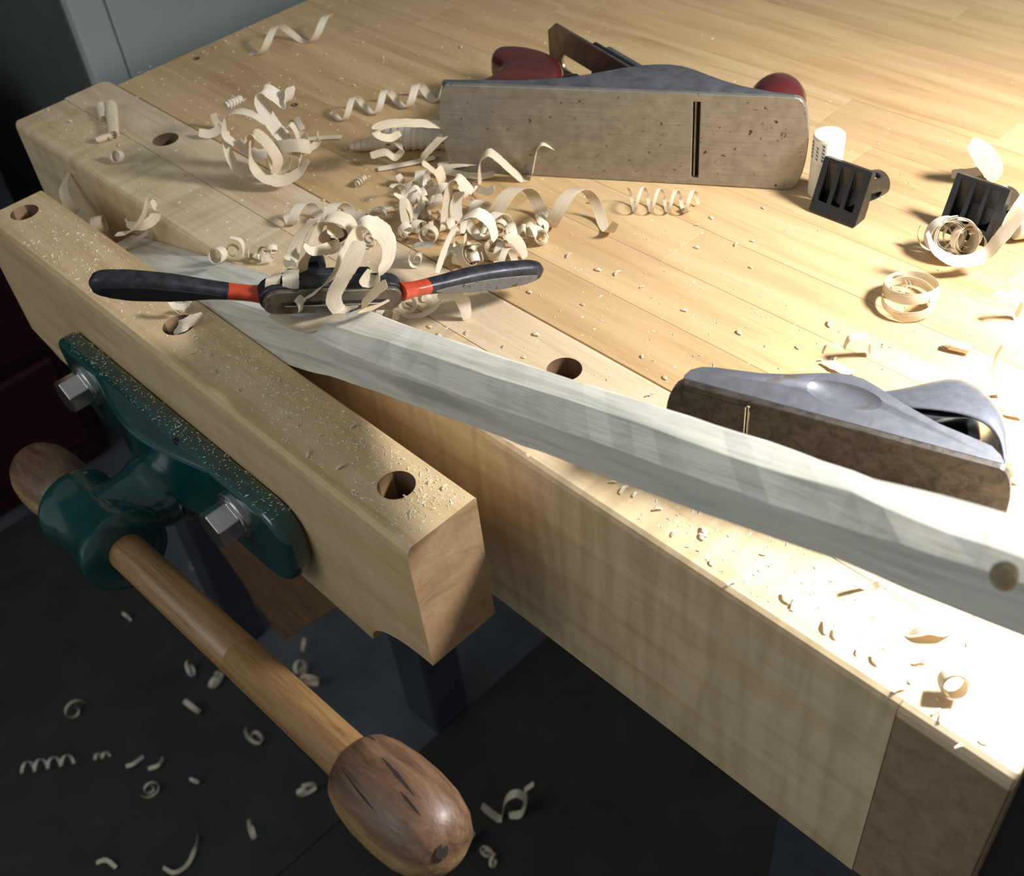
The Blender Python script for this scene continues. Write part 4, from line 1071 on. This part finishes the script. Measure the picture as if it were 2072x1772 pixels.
vpath((1755, 1190, 0), [(1732, 1168), (1742, 1182), (1760, 1188), (1780, 1180)], 3, 'half-ring shaving peeping out below the stick', (0, .6, .8), mat=M_CURL2)
# on the chop
vpath((362, 640, 0), [(342, 604), (352, 618, 2), (372, 620, 2), (385, 606)], 4, 'upturned curl on the vise jaw beneath the all-black spokeshave handle', (.2, .8, .5))
coil((368, 634), 2.6, 1.8, 1.5, 2.5, (.5, -.7, .4), 'tiny ring of shaving beside the dog hole of the jaw')
zpath([(352, 676, -4), (368, 660, 3), (388, 648, 5), (410, 638, 5)], [4, 7, 8, 6], 'leaf-shaped shaving stuck in the middle dog hole of the jaw', (.55, .2, .8))
for q in ((445, 722, 2.4), (390, 715, 3), (432, 752, 2.6), (412, 605, 2.0), (485, 640, 2.0), (330, 690, 3.0)):
    pass
cg = 'small chips on the vise jaw'
for (u, v, s) in ((388, 715, 3.0), (425, 718, 2.6), (432, 752, 5.0), (623, 918, 6.0), (690, 944, 6.5), (716, 862, 5.0), (735, 855, 4.0), (820, 1005, 4.0), (833, 1035, 4.0), (650, 880, 3.5), (565, 770, 3.0), (480, 790, 3.5), (900, 985, 4.5), (870, 975, 4.0), (325, 597, 2.5), (580, 845, 3.0)):
    a = rnd.uniform(0, 6.28); d = np.array([math.cos(a), math.sin(a), 0]) * s * .00045
    c0 = onZ(u, v, .0007)
    P = [c0 - d, c0 + np.array([0, 0, s * .00016]), c0 + d]
    ribbon(catmull(P, 8), np.cross(d, UP) + UP * .0003, s * .00026, 'tiny pale chip of wood lying on top of the vise jaw', cg, fray=.12, name='wood_chip', cat='wood chip')
# chips on the bench top
cg = 'small chips on the bench top'
chips = [(722, 66, 4), (719, 84, 5), (735, 86, 3), (935, 95, 5), (690, 160, 4), (716, 173, 4), (846, 112, 3), (815, 190, 4), (660, 110, 3), (372, 355, 4), (312, 402, 4), (250, 382, 3), (140, 246, 6), (118, 236, 2.5), (98, 222, 4), (152, 262, 3), (242, 294, 4), (436, 96, 4), (455, 84, 5), (478, 72, 4), (492, 68, 3), (412, 105, 4), (390, 112, 3), (505, 55, 3),
         (1410, 500, 4), (1490, 494, 4), (1195, 410, 5), (1152, 516, 6), (1210, 545, 5), (1250, 552, 6), (1440, 440, 4), (1523, 487, 3), (1300, 580, 3), (1385, 627, 4), (1496, 672, 5), (1678, 655, 6), (1690, 725, 3), (1615, 702, 3.5), (1660, 728, 3), (1346, 763, 4), (1320, 797, 4), (1311, 800, 3), (1300, 720, 3), (1790, 694, 3), (1410, 455, 3), (1520, 540, 3), (1545, 420, 3),
         (870, 660, 4), (850, 672, 5), (890, 678, 6), (945, 672, 4), (1020, 700, 3), (1085, 676, 5), (1045, 735, 4), (980, 730, 3), (1060, 722, 3), (1180, 615, 3), (1072, 590, 4),
         (1262, 990, 7), (1285, 1000, 4), (1330, 1030, 5), (1425, 1075, 7), (1365, 1078, 5), (1420, 1085, 5), (1480, 1180, 5), (1545, 1120, 3), (1440, 1138, 4), (1590, 1210, 7), (1608, 1222, 8), (1670, 1268, 8), (1690, 1282, 6), (1735, 1318, 4), (1770, 1335, 6), (1860, 1340, 6), (1850, 1372, 7), (1820, 1395, 6), (1895, 1440, 5), (1905, 1450, 5), (1960, 1300, 4), (1940, 1510, 4), (1990, 1500, 4), (1170, 905, 4), (1110, 890, 4), (1066, 920, 4), (1240, 975, 4), (2000, 440, 4), (1555, 800, 3), (770, 430, 3), (655, 405, 3), (605, 445, 3), (812, 460, 4), (1110, 330, 3), (700, 455, 3)]
for (u, v, s) in chips:
    a = rnd.uniform(0, 6.28); d = np.array([math.cos(a), math.sin(a), 0]) * s * .00045
    c0 = onZ(u, v, .0007)
    P = [c0 - d, c0 + np.array([0, 0, s * .00018]), c0 + d]
    ribbon(catmull(P, 8), np.cross(d, UP) + UP * .0003, s * .00026, 'tiny pale chip of wood lying loose on the bench top', cg, fray=.12, name='wood_chip', cat='wood chip')

# floor shavings
fg = 'shavings scattered on the floor'
flr = [(155, 1445, 14, 9), (395, 1440, 13, 11), (440, 1388, 13, 10), (522, 1500, 14, 9), (610, 1365, 14, 10), (635, 1390, 15, 9), (618, 1310, 10, 8), (398, 1150, 10, 8), (390, 1362, 11, 6), (620, 1610, 16, 9), (515, 1690, 12, 7), (310, 1605, 11, 7), (260, 1255, 9, 6), (945, 1715, 18, 14), (985, 1730, 9, 6), (1000, 1748, 8, 6), (395, 1585, 8, 5)]
for i, (u, v, r_, w_) in enumerate(flr):
    z = FZ + .0065
    coil((u, v), r_ * 1.15, r_ * .3, 1.1 + .5 * (i % 3) / 2, w_ * .62, (math.cos(i * 1.7), math.sin(i * 1.7), .25), 'pale curl of shaving on the dark floor below the vise', group=fg, z=z, phase=i * 50)
z0 = FZ + .0065
helix((50, 1560), (155, 1540), 7, 4, 4, 'long limp wave of shaving on the dark floor', z=z0)
helix((195, 1535), (225, 1528), 4, 2, 4, 'pale curl of shaving on the dark floor below the vise', group=fg, z=z0)
for pts in (((255, 1550), (270, 1545), (290, 1530)), ((300, 1555), (320, 1548), (330, 1532)), ((330, 1755), (352, 1765), (378, 1750), (395, 1715), (400, 1690)), ((195, 1745), (215, 1740), (235, 1755))):
    P = catmull([onZ(u, v, z0 + .004 + .004 * (k % 2)) for k, (u, v) in enumerate(pts)], 24)
    ribbon(P, FH + UP * .5, .005, 'thin streak of shaving lying on the dark floor', 'thin floor streaks')
vpath((1030, 1655, z0), [(975, 1630), (1000, 1650), (1015, 1655), (1022, 1620), (1045, 1605), (1065, 1620), (1055, 1645), (1030, 1650)], 9, 'knotted curl of shaving on the dark hardboard sheet', (.3, .8, .4))
vpath((1060, 1640, z0), [(1055, 1640), (1065, 1610), (1060, 1600), (1080, 1585)], 6, 'forked end of shaving beside the knotted curl on the hardboard', (.3, .8, .4))
wt = box('paper_tag', -.150, -.134, .020, .028, -.800, -.765, M_WHITE, None, .001)
tag(wt, 'small white paper tag against the steel bench leg', 'tag')

# ------------------------------------------------------------------ fine sawdust (uncountable)
def dust(name, label, pts, size, parent=None):
    V = []; F = []
    for p in pts:
        s = size * nrs.uniform(.5, 1.5); a = nrs.uniform(0, 6.28); l = nrs.uniform(.6, 2.6)
        d = np.array([math.cos(a), math.sin(a), nrs.uniform(-.1, .35)]) * s * l; e = np.array([-math.sin(a), math.cos(a), .2]) * s * .5
        o = len(V)
        c = np.array(p) + np.array([0, 0, .00012])
        V += [c - d - e, c + d - e, c + d + e, c - d + e, c + np.array([0, 0, s * .9])]
        F += [(o, o + 1, o + 4), (o + 1, o + 2, o + 4), (o + 2, o + 3, o + 4), (o + 3, o, o + 4)]
    ob_ = pyd(name, V, F, M_DUST, parent)
    return tag(ob_, label, 'sawdust', None, 'stuff')
pj = []
for k in range(3200):
    x = nrs.uniform(.12, .551); y = nrs.uniform(-.074, -.036)
    dens = .10 + .9 * math.exp(-((x - .45) / .09) ** 2) * math.exp(-((y + .046) / .016) ** 2) + .5 * math.exp(-((x - .535) / .02) ** 2) + .25 * math.exp(-((x - .2) / .04) ** 2)
    if nrs.rand() < dens and all((x - hx) ** 2 + (y - hy) ** 2 > .0106 ** 2 for hx, hy in ((.1249, -.056), (.3203, -.0546), (.5184, -.0539))): pj.append((x, y, 0))
dust('sawdust', 'fine pale sawdust sprinkled on the vise jaw', pj, .00042)
pb = []
for k in range(1500):
    x = nrs.uniform(.0, .80); y = abs(nrs.normal(0, .17)) + .006
    if y > .62 or (.0 < y < .012 and nrs.rand() < .5): continue
    if (x - .1194) ** 2 + (y - .0609) ** 2 < 1.2e-4 or (x - .3205) ** 2 + (y - .0609) ** 2 < 1.2e-4 or (x - .5226) ** 2 + (y - .0609) ** 2 < 1.2e-4: continue
    pb.append((x, y, 0))
for k in range(260):
    pb.append((nrs.uniform(.62, .79), nrs.uniform(.006, .04), 0))
dust('sawdust', 'fine pale sawdust sprinkled over the bench top', pb, .00040)
pg = []
for k in range(420):
    x = nrs.uniform(.21, .45); pg.append((x, nrs.uniform(-.093, -.080), -.0452))
dust('sawdust', 'fine sawdust specks on the green vise casting', pg, .00030)
